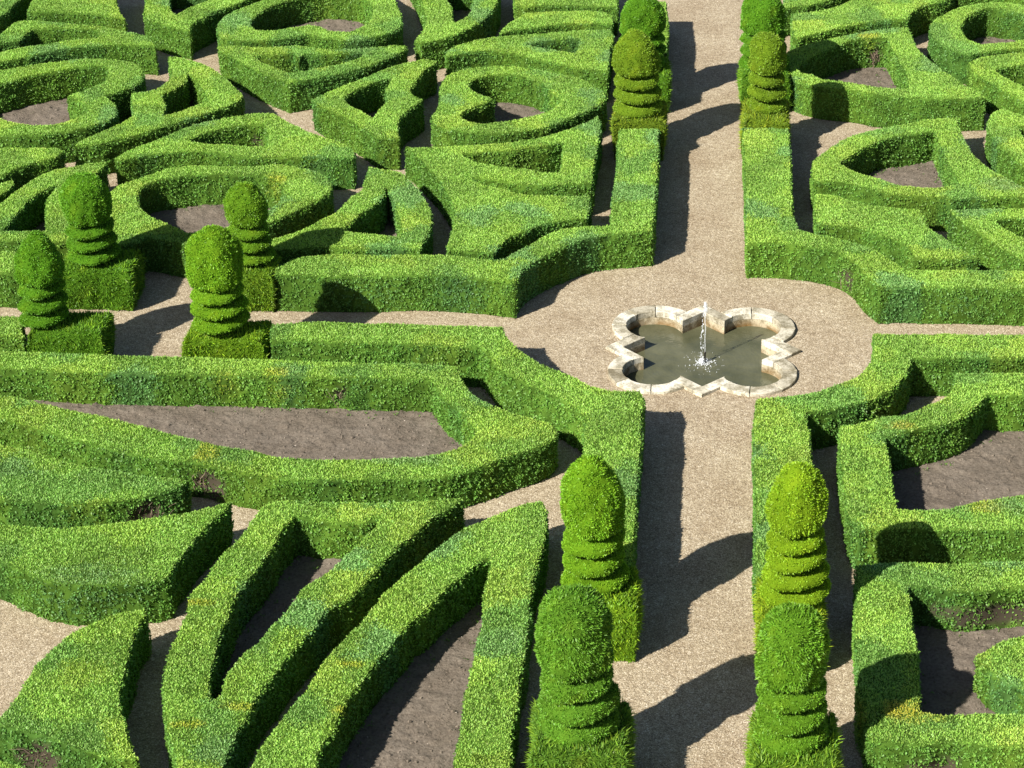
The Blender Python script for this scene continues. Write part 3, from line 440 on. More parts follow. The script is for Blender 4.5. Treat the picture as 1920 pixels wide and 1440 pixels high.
def plant_tone(P, patches=()):
    cell = 0.62
    Q = P[:, :2] + 0.10 * np.stack([low_noise(P, 5.0, 1.0), low_noise(P, 5.0, 4.0)], 1) + RNG.normal(0, 0.06, (len(P), 2))
    G = np.floor(Q / cell)
    best = np.full(len(P), 1e9)
    rid = np.zeros(len(P))
    rid2 = np.zeros(len(P))
    for dx in (-1, 0, 1):
        for dy in (-1, 0, 1):
            ci, cj = G[:, 0] + dx, G[:, 1] + dy
            sx = (ci + hash01(ci, cj, 1)) * cell
            sy = (cj + hash01(ci, cj, 2)) * cell
            d = (Q[:, 0] - sx) ** 2 + (Q[:, 1] - sy) ** 2
            m = d < best
            best[m] = d[m]
            rid[m] = hash01(ci, cj, 3)[m]
            rid2[m] = hash01(ci, cj, 5)[m]
    k = np.searchsorted(KW / KW[-1], rid).clip(0, len(KINDS) - 1)
    C = KINDS[k] * (0.84 + 0.32 * rid2)[:, None]
    mean = KINDS[1]
    C = C * 0.66 + mean * 0.34
    n = low_noise(P, 1.3, 9.0)[:, None]
    C = C * (1 + 0.10 * n)
    for (c, r, colr) in patches:
        d = np.linalg.norm((P - np.array(c)) / np.array(r), axis=1) + RNG.normal(0, 0.16, len(P)) + 0.25 * low_noise(P, 7.0, 2.0)
        m = np.clip((1.0 - d) * 2.2, 0, 1)[:, None] * 0.45
        C = C * (1 - m) + np.array(colr) * 0.75 * m
    return C * BOX_GAIN

def scatter(V, F, dens, L, W, a, b, up, tone_fn, seed_jit=0.3, lenvar=(0.6, 1.35), keep=None, face=1.0, relief=0.012, clump=0.042, tv=0.10):
    """leaf shaped quads standing on a triangle surface: returns verts, quads, tones"""
    A, B, C = V[F[:, 0]], V[F[:, 1]], V[F[:, 2]]
    nr = np.cross(B - A, C - A)
    ar = np.linalg.norm(nr, axis=1)
    nr = nr / np.maximum(ar, 1e-9)[:, None]
    ar = ar / 2
    cnt = RNG.poisson(ar * dens)
    idx = np.repeat(np.arange(len(F)), cnt)
    n = len(idx)
    u, v = RNG.random(n), RNG.random(n)
    f = u + v > 1
    u[f], v[f] = 1 - u[f], 1 - v[f]
    P = A[idx] + (B[idx] - A[idx]) * u[:, None] + (C[idx] - A[idx]) * v[:, None]
    nn = nr[idx]
    if keep is not None:
        kp = keep(P, nn)
        P, nn, idx = P[kp], nn[kp], idx[kp]
        n = len(P)
    # sprays of leaves: each little clump stands a bit in or out and has its own shade of green
    ck = np.floor(P / clump + RNG.normal(0, 0.22, (n, 3)))
    c1 = hash01(ck[:, 0], ck[:, 1] + 3.1 * ck[:, 2], 7.0)
    c2 = hash01(ck[:, 0] + 1.7 * ck[:, 2], ck[:, 1], 13.0)
    P = P + nn * ((c1 - 0.6) * 2 * (relief[idx] if np.ndim(relief) else relief))[:, None]
    sz = RNG.uniform(*lenvar, n)
    if np.ndim(L):
        Ls = L[idx] * sz
        Ws = W[idx] * sz
        aa, bb = a[idx][:, None], b[idx][:, None]
    else:
        Ls, Ws, aa, bb = L * sz, W * sz, a, b
    r = RNG.normal(0, 0.6, (n, 3))
    d = nn * aa + r * bb
    d[:, 2] += up
    d /= np.linalg.norm(d, axis=1)[:, None]
    r2 = RNG.normal(0, 1, (n, 3))
    r2 = nn * face + r2 * 0.5
    s = np.cross(d, r2)
    s /= np.maximum(np.linalg.norm(s, axis=1), 1e-6)[:, None]
    base = P - d * (Ls * 0.25)[:, None] - nn * 0.004
    tip = base + d * Ls[:, None]
    mid = base + d * (Ls * 0.5)[:, None]
    LV = np.stack([base, mid + s * (Ws / 2)[:, None], tip, mid - s * (Ws / 2)[:, None]], 1).reshape(-1, 3)
    LV[:, 2] = np.maximum(LV[:, 2], 0.006)
    T = tone_fn(P, nn) * (RNG.uniform(0.83, 1.17, n) * (1 - tv + 2 * tv * c2))[:, None]
    T = T * (1 + RNG.normal(0, 0.05, (n, 3)))
    T = np.repeat(np.clip(T, 0.004, 0.6), 4, axis=0)
    Q = np.arange(n * 4).reshape(-1, 4)
    return LV, Q, T

def smooth_loop(pts, step, sharp=38.0):
    """closed outline -> evenly sampled loop, curves eased through the points, corners kept"""
    P = [np.array(p, float) for p in pts]
    if np.linalg.norm(P[0] - P[-1]) < 1e-4:
        P.pop()
    n = len(P)
    corner = []
    for i in range(n):
        e0, e1 = P[i] - P[i - 1], P[(i + 1) % n] - P[i]
        c = np.dot(e0, e1) / (np.linalg.norm(e0) * np.linalg.norm(e1) + 1e-9)
        corner.append(math.degrees(math.acos(max(-1, min(1, c)))) > sharp)
    tan = []
    for i in range(n):
        e0, e1 = P[i] - P[i - 1], P[(i + 1) % n] - P[i]
        l0, l1 = np.linalg.norm(e0), np.linalg.norm(e1)
        tan.append((e0 / l0 * l1 + e1 / l1 * l0) / (l0 + l1))
    out = []
    for i in range(n):
        j = (i + 1) % n
        p0, p1 = P[i], P[j]
        l = np.linalg.norm(p1 - p0)
        ch = (p1 - p0) / max(l, 1e-9)
        t0 = ch if corner[i] else tan[i]
        t1 = ch if corner[j] else tan[j]
        k = max(1, int(round(l / step)))
        for q in range(k):
            t = q / k
            h00, h10, h01, h11 = 2*t**3-3*t*t+1, t**3-2*t*t+t, -2*t**3+3*t*t, t**3-t*t
            out.append(h00*p0 + h10*l*t0 + h01*p1 + h11*l*t1)
    return np.array(out)

def loop_normals(L):
    """outward = right of travel for a counter clockwise loop"""
    d = np.roll(L, -1, 0) - np.roll(L, 1, 0)
    d /= np.maximum(np.linalg.norm(d, axis=1), 1e-9)[:, None]
    return np.stack([d[:, 1], -d[:, 0]], 1)

def signed_area(L):
    x, y = L[:, 0], L[:, 1]
    return 0.5 * np.sum(x * np.roll(y, -1) - y * np.roll(x, -1))

def inside(P, L):
    x, y = P[:, 0], P[:, 1]
    c = np.zeros(len(P), bool)
    x1, y1 = L[:, 0], L[:, 1]
    x2, y2 = np.roll(x1, -1), np.roll(y1, -1)
    for a, b, p, q in zip(x1, y1, x2, y2):
        m = (b > y) != (q > y)
        if m.any():
            xi = a + (y[m] - b) / (q - b) * (p - a)
            c[m] ^= x[m] < xi
    return c

def fill(loops, spacing, jitter=0.3):
    """triangulated fill of loops[0] minus the other loops, with interior points"""
    O = loops[0]
    mn, mx = O.min(0), O.max(0)
    gx = np.arange(mn[0] + spacing / 2, mx[0], spacing)
    gy = np.arange(mn[1] + spacing / 2, mx[1], spacing)
    G = np.stack(np.meshgrid(gx, gy), -1).reshape(-1, 2)
    G = G + RNG.uniform(-jitter, jitter, G.shape) * spacing
    ok = inside(G, O)
    for Hh in loops[1:]:
        ok &= ~inside(G, Hh)
    G = G[ok]
    allb = np.concatenate(loops)
    if len(G):
        d = np.min(np.linalg.norm(G[:, None, :] - allb[None], axis=2), axis=1) if len(G) * len(allb) < 4e7 else np.full(len(G), 1)
        G = G[d > spacing * 0.4]
    pts = [Vector(p) for p in allb] + [Vector(p) for p in G]
    edges, s = [], 0
    for Lp in loops:
        k = len(Lp)
        edges += [(s + i, s + (i + 1) % k) for i in range(k)]
        s += k
    v, e, f, ov, oe, of = delaunay_2d_cdt(pts, edges, [], 0, 1e-5)
    VV = np.array([(p.x, p.y) for p in v])
    FF = np.array([t for t in f if len(t) == 3])
    cen = VV[FF].mean(1)
    ok = inside(cen, O)
    for Hh in loops[1:]:
        ok &= ~inside(cen, Hh)
    FF = FF[ok]
    a = VV[FF]
    sg = (a[:, 1, 0]-a[:, 0, 0])*(a[:, 2, 1]-a[:, 0, 1]) - (a[:, 1, 1]-a[:, 0, 1])*(a[:, 2, 0]-a[:, 0, 0])
    FF[sg < 0] = FF[sg < 0][:, ::-1]
    orig = {}
    for i, lst in enumerate(ov):
        for k in lst:
            orig[k] = i
    return VV, FF, orig, len(allb)

def fbm(p, f):
    return noise.noise((p[0] * f, p[1] * f, p[2] * f))

# ------------------------------------------------------------------ hedges
BARE = BARE_SPOTS        # places where a face has died back to twigs: (centre, radii)
PATCH = TONE_PATCHES     # plants of another colour: (centre, radii, colour)

def view_keep(P, nn):
    vd = CAMP - P
    vd /= np.linalg.norm(vd, axis=1)[:, None]
    f = np.einsum('ij,ij->i', vd, nn)
    return (f > -0.12) | (RNG.random(len(P)) < 0.3)

def make_hedge(key, H, outer, holes, label):
    step = 0.09
    loops = []
    for i, Lp in enumerate([outer] + holes):
        Ls = smooth_loop(Lp, step)
        if (signed_area(Ls) < 0) != (i > 0):
            Ls = Ls[::-1]
        loops.append(Ls)
    zs = [0.0, 0.16, 0.34, 0.50, H - 0.06, H - 0.014, H - 0.001]
    ins = [0.055, 0.04, 0.04, 0.04, 0.036, 0.040, 0.062]
    V, F = [], []
    top_loops, top_idx = [], []
    near = [bs for bs in BARE if abs(bs[0][0] - loops[0][:, 0].mean()) < 9]
    for Ls in loops:
        nrm = loop_normals(Ls)
        k = len(Ls)
        rows = []
        for z, dd in zip(zs, ins):
            row = []
            for (x, y), (nx, ny) in zip(Ls, nrm):
                o = -dd + 0.022 * fbm((x, y, z), 1.7) + 0.022 * fbm((x, y, z + 9), 5.0)
                for c, r in near:
                    q = ((x - c[0]) / r[0]) ** 2 + ((y - c[1]) / r[1]) ** 2 + ((z - c[2]) / r[2]) ** 2
                    if q < 1:
                        o -= 0.11 * (1 - q)
                row.append(len(V))
                zz = z if z == 0 else z + 0.014 * fbm((x, y, 3), 1.1)
                V.append((x + nx * o, y + ny * o, zz))
            rows.append(row)
        for a in range(len(rows) - 1):
            for i in range(k):
                j = (i + 1) % k
                p, q, r, s = rows[a][i], rows[a][j], rows[a+1][j], rows[a+1][i]
                F += [(p, q, r), (p, r, s)]
        top_loops.append(np.array([V[i][:2] for i in rows[-1]]))
        top_idx += rows[-1]
    VV, FF, orig, nb = fill(top_loops, 0.13)
    mp = {}
    for k in range(nb):
        if k in orig:
            mp.setdefault(orig[k], top_idx[k])
    for i in range(len(VV)):
        if i not in mp:
            x, y = VV[i]
            mp[i] = len(V)
            V.append((x, y, H + 0.016 * fbm((x, y, 3), 1.1) + 0.012 * fbm((x, y, 7), 3.3)))
    F += [(mp[a], mp[b], mp[c]) for a, b, c in FF]
    V = np.array(V)
    F = np.array(F)
    pat = [p for p in PATCH if abs(p[0][0] - loops[0][:, 0].mean()) < 9]
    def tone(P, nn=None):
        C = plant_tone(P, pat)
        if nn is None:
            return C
        # pale young shoots on top, older leaves on faces, with painted light and shade
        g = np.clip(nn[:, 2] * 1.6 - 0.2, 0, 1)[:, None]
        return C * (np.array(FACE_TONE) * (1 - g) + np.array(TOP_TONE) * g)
    A, B, C = V[F[:, 0]], V[F[:, 1]], V[F[:, 2]]
    nr = np.cross(B - A, C - A)
    nz = nr[:, 2] / np.maximum(np.linalg.norm(nr, axis=1), 1e-9)
    top = nz > 0.6
    dens = np.where(top, TOP_D, SIDE_D)
    Ln = np.where(top, 0.038, 0.038)
    Wn = np.where(top, 0.0155, 0.021)
    aa = np.where(top, 0.62, 0.55)
    bb = np.where(top, 0.80, 1.0)

    def keep(P, nn):
        kp = view_keep(P, nn)
        for c, r in near:
            q = (((P - np.array(c)) / np.array(r)) ** 2).sum(1)
            kp &= (q + 0.5 * low_noise(P, 9.0, 6.0) + 0.25 * RNG.normal(0, 1, len(P)) > 0.75) | (RNG.random(len(P)) < 0.16)
        low = (P[:, 2] < 0.10) & (RNG.random(len(P)) < 0.35)
        gap = (nn[:, 2] < 0.4) & (low_noise(P, 6.5, 3.0) < -0.42) & (RNG.random(len(P)) < 0.42)
        return kp & ~low & ~gap
    rel = np.where(top, 0.006, 0.034)
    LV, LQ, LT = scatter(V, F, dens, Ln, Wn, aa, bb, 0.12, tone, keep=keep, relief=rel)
    bt = plant_tone(V, ()) * 0.30 * RNG.uniform(0.5, 1.4, len(V))[:, None]  # inner growth coloured darker to paint in the shade between leaves
    for c, r in near:
        q = (((V - np.array(c)) / np.array(r)) ** 2).sum(1)
        bt[q < 1.1] = [0.06, 0.05, 0.035]
    n0 = len(V)
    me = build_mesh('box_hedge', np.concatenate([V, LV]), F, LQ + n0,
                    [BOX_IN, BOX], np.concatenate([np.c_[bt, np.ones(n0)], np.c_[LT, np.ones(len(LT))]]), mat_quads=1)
    o = link('box_hedge', me)
    tag(o, label, 'hedge', 'clipped box hedges of the parterre')
    # bare twigs showing where the foliage has died back
    for c, r in near:
        TV, TQ = [], []
        cc = np.array(c)
        if np.min(np.linalg.norm(np.concatenate(loops) - cc[:2], axis=1)) > 0.22:
            continue
        if not owner_ok(cc, loops):
            continue
        for k in range(int(60 * r[0] * 2.2)):
            p = np.array([cc[0] + random.uniform(-1, 1) * r[0], cc[1] + random.uniform(-.02, .12), 0.02 + random.random() * 0.22])
            d = np.array([random.uniform(-.5, .5), random.uniform(-.5, .1), random.uniform(.4, 1)])
            rad = random.uniform(0.004, 0.010)
            ring0 = None
            for s in range(5):
                d = d / np.linalg.norm(d)
                u = np.cross(d, [0.3, 0.5, 0.8]); u /= np.linalg.norm(u)
                v_ = np.cross(d, u)
                ring = len(TV)
                rr = rad * (1 - s * 0.17)
                for a in range(4):
                    TV.append(p + u * rr * math.cos(a * math.pi / 2) + v_ * rr * math.sin(a * math.pi / 2))
                if ring0 is not None:
                    for a in range(4):
                        b = (a + 1) % 4
                        TQ.append((ring0 + a, ring0 + b, ring + b, ring + a))
                ring0 = ring
                p = p + d * random.uniform(0.06, 0.12)
                d = d + np.array([random.uniform(-.6, .6), random.uniform(-.4, .4), random.uniform(-.3, .4)])
        tm = build_mesh('bare_twigs', np.array(TV), np.zeros((0, 3), int), np.array(TQ), [TWIG])
        link('bare_twigs', tm, o)
    return o, loops, len(LQ)

def owner_ok(c, loops):
    d = inside(np.array([[c[0], c[1] + 0.05], [c[0], c[1]], [c[0] + .05, c[1] + .03]]), loops[0])
    return bool(d.any())

total = 0
beds = []
for key, H, outer, holes, label in HEDGES:
    o, loops, n = make_hedge(key, H, outer, holes, label)
    total += n
    for Hl in loops[1:]:
        beds.append((key, Hl))
print('leaves', total)

# ------------------------------------------------------------------ soil beds inside the hedges
stones_v, stones_f = [], []
clod_v, clod_f = [], []
def add_pebble(x, y, z, s, stones_v=stones_v, stones_f=stones_f):
    n0 = len(stones_v)
    for dx, dy, dz in ((1, 0, 0), (-1, 0, 0), (0, 1, 0), (0, -1, 0), (0, 0, .7), (0, 0, -.5)):
        k = s * random.uniform(.6, 1.3)
        stones_v.append((x + dx * k, y + dy * k, z + dz * k))
    for f in ((0, 2, 4), (2, 1, 4), (1, 3, 4), (3, 0, 4), (2, 0, 5), (1, 2, 5), (3, 1, 5), (0, 3, 5)):
        stones_f.append(tuple(n0 + i for i in f))

for key, Hl in beds:
    Ls = Hl[::-1]            # counter clockwise
    Ls = Ls + loop_normals(Ls) * 0.05
    VV, FF, orig, nb = fill([Ls], 0.045, 0.42)
    Z = []
    for x, y in VV:
        z = 0.035 + 0.022 * fbm((x, y, 1), 1.3) + 0.020 * fbm((x, y, 2), 4.0) + 0.038 * max(0, fbm((x, y, 4), 9.0)) + 0.045 * max(0, fbm((x, y, 8), 15.0) - .12)
        Z.append(max(0.008, z))
    V = np.c_[VV, Z]
    me = build_mesh('soil', V, FF, np.zeros((0, 4), int), [SOIL])
    tag(link('soil', me), kind='structure')
    for k in range(int(abs(signed_area(Ls)) * 70)):
        i = random.randrange(len(V))
        add_pebble(V[i][0], V[i][1], V[i][2] + 0.002, random.choice((.010, .013, .017, .022, .03)) * random.uniform(.7, 1.2), clod_v, clod_f)
    for k in range(int(abs(signed_area(Ls)) * 8)):
        i = random.randrange(len(V))
        add_pebble(V[i][0], V[i][1], V[i][2] + 0.004, random.choice((.005, .006, .008, .010, .014)) * random.uniform(.7, 1.2))
me = build_mesh('clods', np.array(clod_v), np.array(clod_f), np.zeros((0, 4), int), [SOIL], smooth_tris=False)
tag(link('clods', me), 'small clods of dry brown earth strewn over the soil beds', 'clods', kind='stuff')
wv, wq, wt = [], [], []
for key, Hl in beds:
    nrm = loop_normals(Hl[::-1])
    L2 = Hl[::-1]
    for i in range(len(L2)):
        if random.random() < 0.30:
            t = -abs(random.gauss(0, 0.10)) - 0.02
            cx, cy = L2[i] + nrm[i] * t
            for k in range(random.randint(3, 8)):
                a = random.random() * 6.28
                l = random.uniform(0.015, 0.045)
                up = random.uniform(0.2, 0.9)
                px, py = cx + random.gauss(0, .02), cy + random.gauss(0, .02)
                n0 = len(wv)
                dx, dy = math.cos(a), math.sin(a)
                for (f, sd_) in ((0, 0), (.5, .28), (1, 0), (.5, -.28)):
                    wv.append((px + dx * l * f - dy * l * sd_, py + dy * l * f + dx * l * sd_, 0.045 + l * up * f))
                wq.append((n0, n0 + 1, n0 + 2, n0 + 3))
                g = random.uniform(.7, 1.2)
                wt += [(0.10 * g, 0.19 * g, 0.035, 1)] * 4
me = build_mesh('weeds', np.array(wv), np.zeros((0, 3), int), np.array(wq), [BOX], np.array(wt))
tag(link('weeds', me), 'tiny green seedlings along the margins of the bare soil beds', 'weeds', kind='stuff')
PEB = plain_material('pale_pebbles', (0.34, 0.29, 0.24))
me = build_mesh('pebbles', np.array(stones_v), np.array(stones_f), np.zeros((0, 4), int), [PEB], smooth_tris=False)
tag(link('pebbles', me), 'small pale stones scattered over the bare soil beds', 'pebbles', kind='stuff')

# ------------------------------------------------------------------ fountain outline
FC = np.array([0.0, -0.12])
def cross_outline(D, c, R, n=22):
    """union of a diamond reaching D on the axes with four discs of radius R at (+-c, +-c)"""
    t = (2 * c - D) / math.sqrt(2)
    half = math.acos(max(-1, min(1, t / R)))
    pts = []
    for q in range(4):
        base = math.radians(45 + 90 * q)
        cx, cy = c * math.sqrt(2) * math.cos(base), c * math.sqrt(2) * math.sin(base)
        a0, a1 = base - math.pi + half, base + math.pi - half
        for i in range(n + 1):
            a = a0 + (a1 - a0) * i / n
            pts.append((cx + R * math.cos(a), cy + R * math.sin(a)))
        ax = math.radians(90 + 90 * q)
        pts.append((D * math.cos(ax), D * math.sin(ax)))
    return np.array(pts)
CC, RI, RO, DI, DO = 0.80, 0.48, 0.725, 1.30, 1.60
INNER = cross_outline(DI, CC, RI)
OUTER = cross_outline(DO, CC, RO)

# ------------------------------------------------------------------ ground: one sheet of gravel with the basin cut out
mid = cross_outline(DI + 0.12, CC, RI + 0.09)
R0 = 60.0
big = np.array([(-R0, -R0), (R0, -R0), (R0, R0), (-R0, R0)])
def densify(L, s):
    out = []
    for i in range(len(L)):
        a, b = L[i], L[(i + 1) % len(L)]
        k = max(1, int(np.linalg.norm(b - a) / s))
        out += [a + (b - a) * j / k for j in range(k)]
    return np.array(out)
VV, FF, orig, nb = fill([densify(big, 6.0), (mid + FC)[::-1]], 0.9)
Z = []
for x, y in VV:
    near_f = min(1.0, max(0.0, (math.hypot(x - FC[0], y - FC[1]) - 1.7) / 0.8))
    Z.append(0.012 * fbm((x, y, 0), 0.5) * near_f - 0.004 * near_f)
me = build_mesh('ground', np.c_[VV, Z], FF, np.zeros((0, 4), int), [GRAVEL])
tag(link('ground', me), kind='structure')

# ------------------------------------------------------------------ fountain
def empty(name, loc):
    o = bpy.data.objects.new(name, None)
    o.location = loc
    o.empty_display_size = 0.2
    COL.objects.link(o)
    return o

fountain = empty('fountain', (FC[0], FC[1], 0))
bpy.context.view_layer.update()
tag(fountain, 'pale stone four-lobed fountain basin sunk in the gravel where the paths cross', 'fountain')

def prism(name, poly, z0, z1, mat, parent, bev=0.008, shrink=0.006, lift=0.0):
    P = np.array(poly)
    if signed_area(P) < 0:
        P = P[::-1]
    nrm = loop_normals(P)
    P0 = P - nrm * shrink
    P1 = P - nrm * (shrink + bev)
    k = len(P)
    # subdivide the top lightly so the stone is not dead flat
    V = [(x, y, z0) for x, y in P0] + [(x, y, z1 - bev + lift) for x, y in P0] + [(x, y, z1 + lift) for x, y in P1]
    F = []
    for r in range(2):
        for i in range(k):
            j = (i + 1) % k
            a, b, c, d = r * k + i, r * k + j, (r + 1) * k + j, (r + 1) * k + i
            F += [(a, b, c), (a, c, d)]
    v2, f2, orig, nb = fill([P1], 0.09)
    mp = {orig[i]: 2 * k + i for i in range(nb) if i in orig}
    for i in range(len(v2)):
        if i not in mp:
            mp[i] = len(V)
            V.append((v2[i][0], v2[i][1], z1 + lift + random.uniform(-.002, .003)))
    F += [(mp[a], mp[b], mp[c]) for a, b, c in f2]
    V = np.array(V) + np.array([FC[0], FC[1], 0])
    me = build_mesh(name, V, np.array(F), np.zeros((0, 4), int), [mat], smooth_tris=False)
    return link(name, me, parent)

def rot90(P, q):
    a = q * math.pi / 2
    c, s = math.cos(a), math.sin(a)
    return [(x * c - y * s, x * s + y * c) for x, y in P]

def arc(cx, cy, R, a0, a1, n):
    return [(cx + R * math.cos(math.radians(a0 + (a1 - a0) * i / n)), cy + R * math.sin(math.radians(a0 + (a1 - a0) * i / n))) for i in range(n + 1)]

tI = (2 * CC - DI) / math.sqrt(2)
hI = math.degrees(math.acos(tI / RI))
aI1 = 45 + 180 - hI            # inner cusp angle on the left of the NE lobe
cusp = (CC + RI * math.cos(math.radians(aI1)), CC + RI * math.sin(math.radians(aI1)))
for q in range(4):
    cuts = [-45, random.uniform(-8, 6), random.uniform(38, 54), random.uniform(84, 98), 135]
    for a0, a1 in zip(cuts[:-1], cuts[1:]):
        poly = arc(CC, CC, RO, a0, a1, 8) + arc(CC, CC, RI, a1, a0, 8)
        prism('coping_stone', rot90(poly, q), -0.05, 0.055, COPING, fountain, lift=random.uniform(-.005, .006))
    s = (DO - DI) / 2
    tip = [(0, DO), (-s, DO - s), (0, DI), (s, DO - s)]
    prism('coping_stone', rot90(tip, q), -0.05, 0.055, COPING, fountain, lift=random.uniform(-.005, .006))
    oe = (CC + RO * math.cos(math.radians(135)), CC + RO * math.sin(math.radians(135)))
    right = [(s, DO - s), (0, DI)] + [cusp] + arc(CC, CC, RI, aI1, 135, 5)[1:] + [oe]
    prism('coping_stone', rot90(right, q), -0.05, 0.055, COPING, fountain, lift=random.uniform(-.005, .006))
    left = [(-x, y) for x, y in right]
    prism('coping_stone', rot90(left, q), -0.05, 0.055, COPING, fountain, lift=random.uniform(-.005, .006))

# basin wall: set 12 mm back under the coping, thick, down below the water
wi = INNER + loop_normals(INNER) * 0.004
wi = densify(wi, 0.09)
wo = wi + loop_normals(wi) * 0.09
zz = [-0.055, -0.12, -0.2, -0.3, -0.5]
V, F = [], []
k = len(wi)
for z in zz:
    V += [(x, y, z) for x, y in wi]
for r in range(len(zz) - 1):
    for i in range(k):
        j = (i + 1) % k
        a, b, c, d = r * k + i, r * k + j, (r + 1) * k + j, (r + 1) * k + i
        F += [(a, c, b), (a, d, c)]
n0 = len(V)
V += [(x, y, -0.055) for x, y in wo] + [(x, y, -0.5) for x, y in wo]
for i in range(k):
    j = (i + 1) % k
    F += [(i, j, n0 + j), (i, n0 + j, n0 + i)]
    F += [(n0 + i, n0 + j, n0 + k + j), (n0 + i, n0 + k + j, n0 + k + i)]
V = np.array(V) + np.array([FC[0], FC[1], 0])
me = build_mesh('basin_wall', V, np.array(F), np.zeros((0, 4), int), [WALL], smooth_tris=False)
link('basin_wall', me, fountain)
v2, f2, orig, nb = fill([INNER + loop_normals(INNER) * 0.05], 0.15)
me = build_mesh('basin_floor', np.c_[v2 + FC, np.full(len(v2), -0.45)], f2, np.zeros((0, 4), int), [WALL])
link('basin_floor', me, fountain)
# water
v2, f2, orig, nb = fill([INNER + loop_normals(INNER) * 0.02], 0.05)
JET = np.array(JETPOS)
Zw = []
for x, y in v2 + FC:
    d = math.hypot(x - JET[0], y - JET[1])
    Zw.append(-0.185 + 0.0015 * math.sin(d * 38) * math.exp(-d * 2.2) + 0.003 * fbm((x, y, 0), 6))
me = build_mesh('water', np.c_[v2 + FC, Zw], f2, np.zeros((0, 4), int), [WATER])
tag(link('water', me), kind='structure')
# nozzle
def lathe(prof, cx, cy, n=24):
    V, F = [], []
    for r, z in prof:
        for i in range(n):
            a = 2 * math.pi * i / n
            V.append((cx + r * math.cos(a), cy + r * math.sin(a), z))
    for s in range(len(prof) - 1):
        for i in range(n):
            j = (i + 1) % n
            a, b, c, d = s * n + i, s * n + j, (s + 1) * n + j, (s + 1) * n + i
            F += [(a, b, c), (a, c, d)]
    return np.array(V), np.array(F)
V, F = lathe([(0.03, -0.44), (0.03, -0.3), (0.016, -0.28), (0.016, -0.02), (0.02, -0.015), (0.02, 0.015), (0.011, 0.02), (0.0, 0.02)], JET[0], JET[1], 12)
link('nozzle', build_mesh('nozzle', V, F, np.zeros((0, 4), int), [PIPE]), fountain)
# water jet: a thin broken column with drops, splashing back round the nozzle
jv, jf = [], []
def drop(x, y, z, rx, rz, n=6):
    s = len(jv)
    rings = 4
    jv.append((x, y, z - rz))
    for r in range(1, rings):
        a = -math.pi / 2 + math.pi * r / rings
        for i in range(n):
            b = 2 * math.pi * i / n
            k = random.uniform(.8, 1.2)
            jv.append((x + rx * k * math.cos(a) * math.cos(b), y + rx * k * math.cos(a) * math.sin(b), z + rz * math.sin(a)))
    jv.append((x, y, z + rz))
    e = len(jv) - 1
    for i in range(n):
        j = (i + 1) % n
        jf.append((s, s + 1 + j, s + 1 + i))
        jf.append((e, s + 1 + (rings - 2) * n + i, s + 1 + (rings - 2) * n + j))
        for r in range(rings - 2):
            a, b = s + 1 + r * n + i, s + 1 + r * n + j
            jf.append((a, b, b + n)); jf.append((a, b + n, a + n))
HJ = JET_TOP * 0.92
rows = 60
V, F = [], []
for i in range(rows + 1):
    t = i / rows
    z = 0.0 + t * HJ
    cx = JET[0] + 0.010 * math.sin(t * 17) * t - 0.006 * t
    cy = JET[1] + 0.008 * math.sin(t * 23 + 1) * t
    rr = 0.0075 + 0.004 * t + 0.004 * max(0, noise.noise((t * 40, 3, 1))) + 0.016 * math.exp(-((t - 0.90) / 0.075) ** 2)
    if i == rows: rr = 0.003
    for k in range(8):
        a = 2 * math.pi * k / 8
        q = rr * random.uniform(.75, 1.25)
        V.append((cx + q * math.cos(a), cy + q * math.sin(a), z))
    if i:
        for k in range(8):
            j = (k + 1) % 8
            p, q_, r, s_ = (i - 1) * 8 + k, (i - 1) * 8 + j, i * 8 + j, i * 8 + k
            F += [(p, q_, r), (p, r, s_)]
me = build_mesh('water_jet', np.array(V), np.array(F), np.zeros((0, 4), int), [JETM])
tag(link('water_jet', me), 'thin white jet of water rising from the middle of the stone fountain', 'water jet')
for i in range(36):
    z = HJ - 0.22 + random.random() * 0.22
    drop(JET[0] + random.gauss(-.006, .014), JET[1] + random.gauss(0, .014), z, random.uniform(.004, .011), random.uniform(.008, .024))
for i in range(70):      # water falling back beside the jet
    z = random.uniform(-.15, HJ - .06)
    drop(JET[0] - 0.028 - 0.05 * (1 - z / HJ) * random.random() + random.gauss(0, .012), JET[1] + random.gauss(-.01, .016), z, random.uniform(.003, .009), random.uniform(.006, .022))
for i in range(190):      # splash on the surface
    a = random.random() * 2 * math.pi
    d = abs(random.gauss(0, .085))
    drop(JET[0] - 0.035 + d * math.cos(a), JET[1] - 0.02 + d * math.sin(a), -0.178 + abs(random.gauss(0, .045)) * math.exp(-d * 9), random.uniform(.005, .014), random.uniform(.004, .014))
for i in range(60):
    a = random.random() * 2 * math.pi
    d = random.uniform(.1, .42)
    drop(JET[0] - 0.03 + d * math.cos(a), JET[1] - 0.02 + d * math.sin(a), -0.178, random.uniform(.003, .007), random.uniform(.003, .006))
me = build_mesh('water_spray', np.array(jv), np.array(jf), np.zeros((0, 4), int), [FOAM])
tag(link('water_spray', me), 'white drops and splashes falling round the foot of the fountain jet', 'water spray', kind='stuff')

# ------------------------------------------------------------------ clipped yews
def yew_tone(base):
    b = np.array(base) * YEW_GAIN
    def f(P, nn=None):
        n = low_noise(P, 2.2, 5.0)[:, None]
        n2 = low_noise(P, 6.0, 8.0)[:, None]
        C = b * (1 + 0.16 * n + 0.10 * n2)
        C = C + np.array([0.05, 0.02, 0.0]) * np.clip(n2 * 1.2 - 0.3, 0, 1)
        return C
    return f

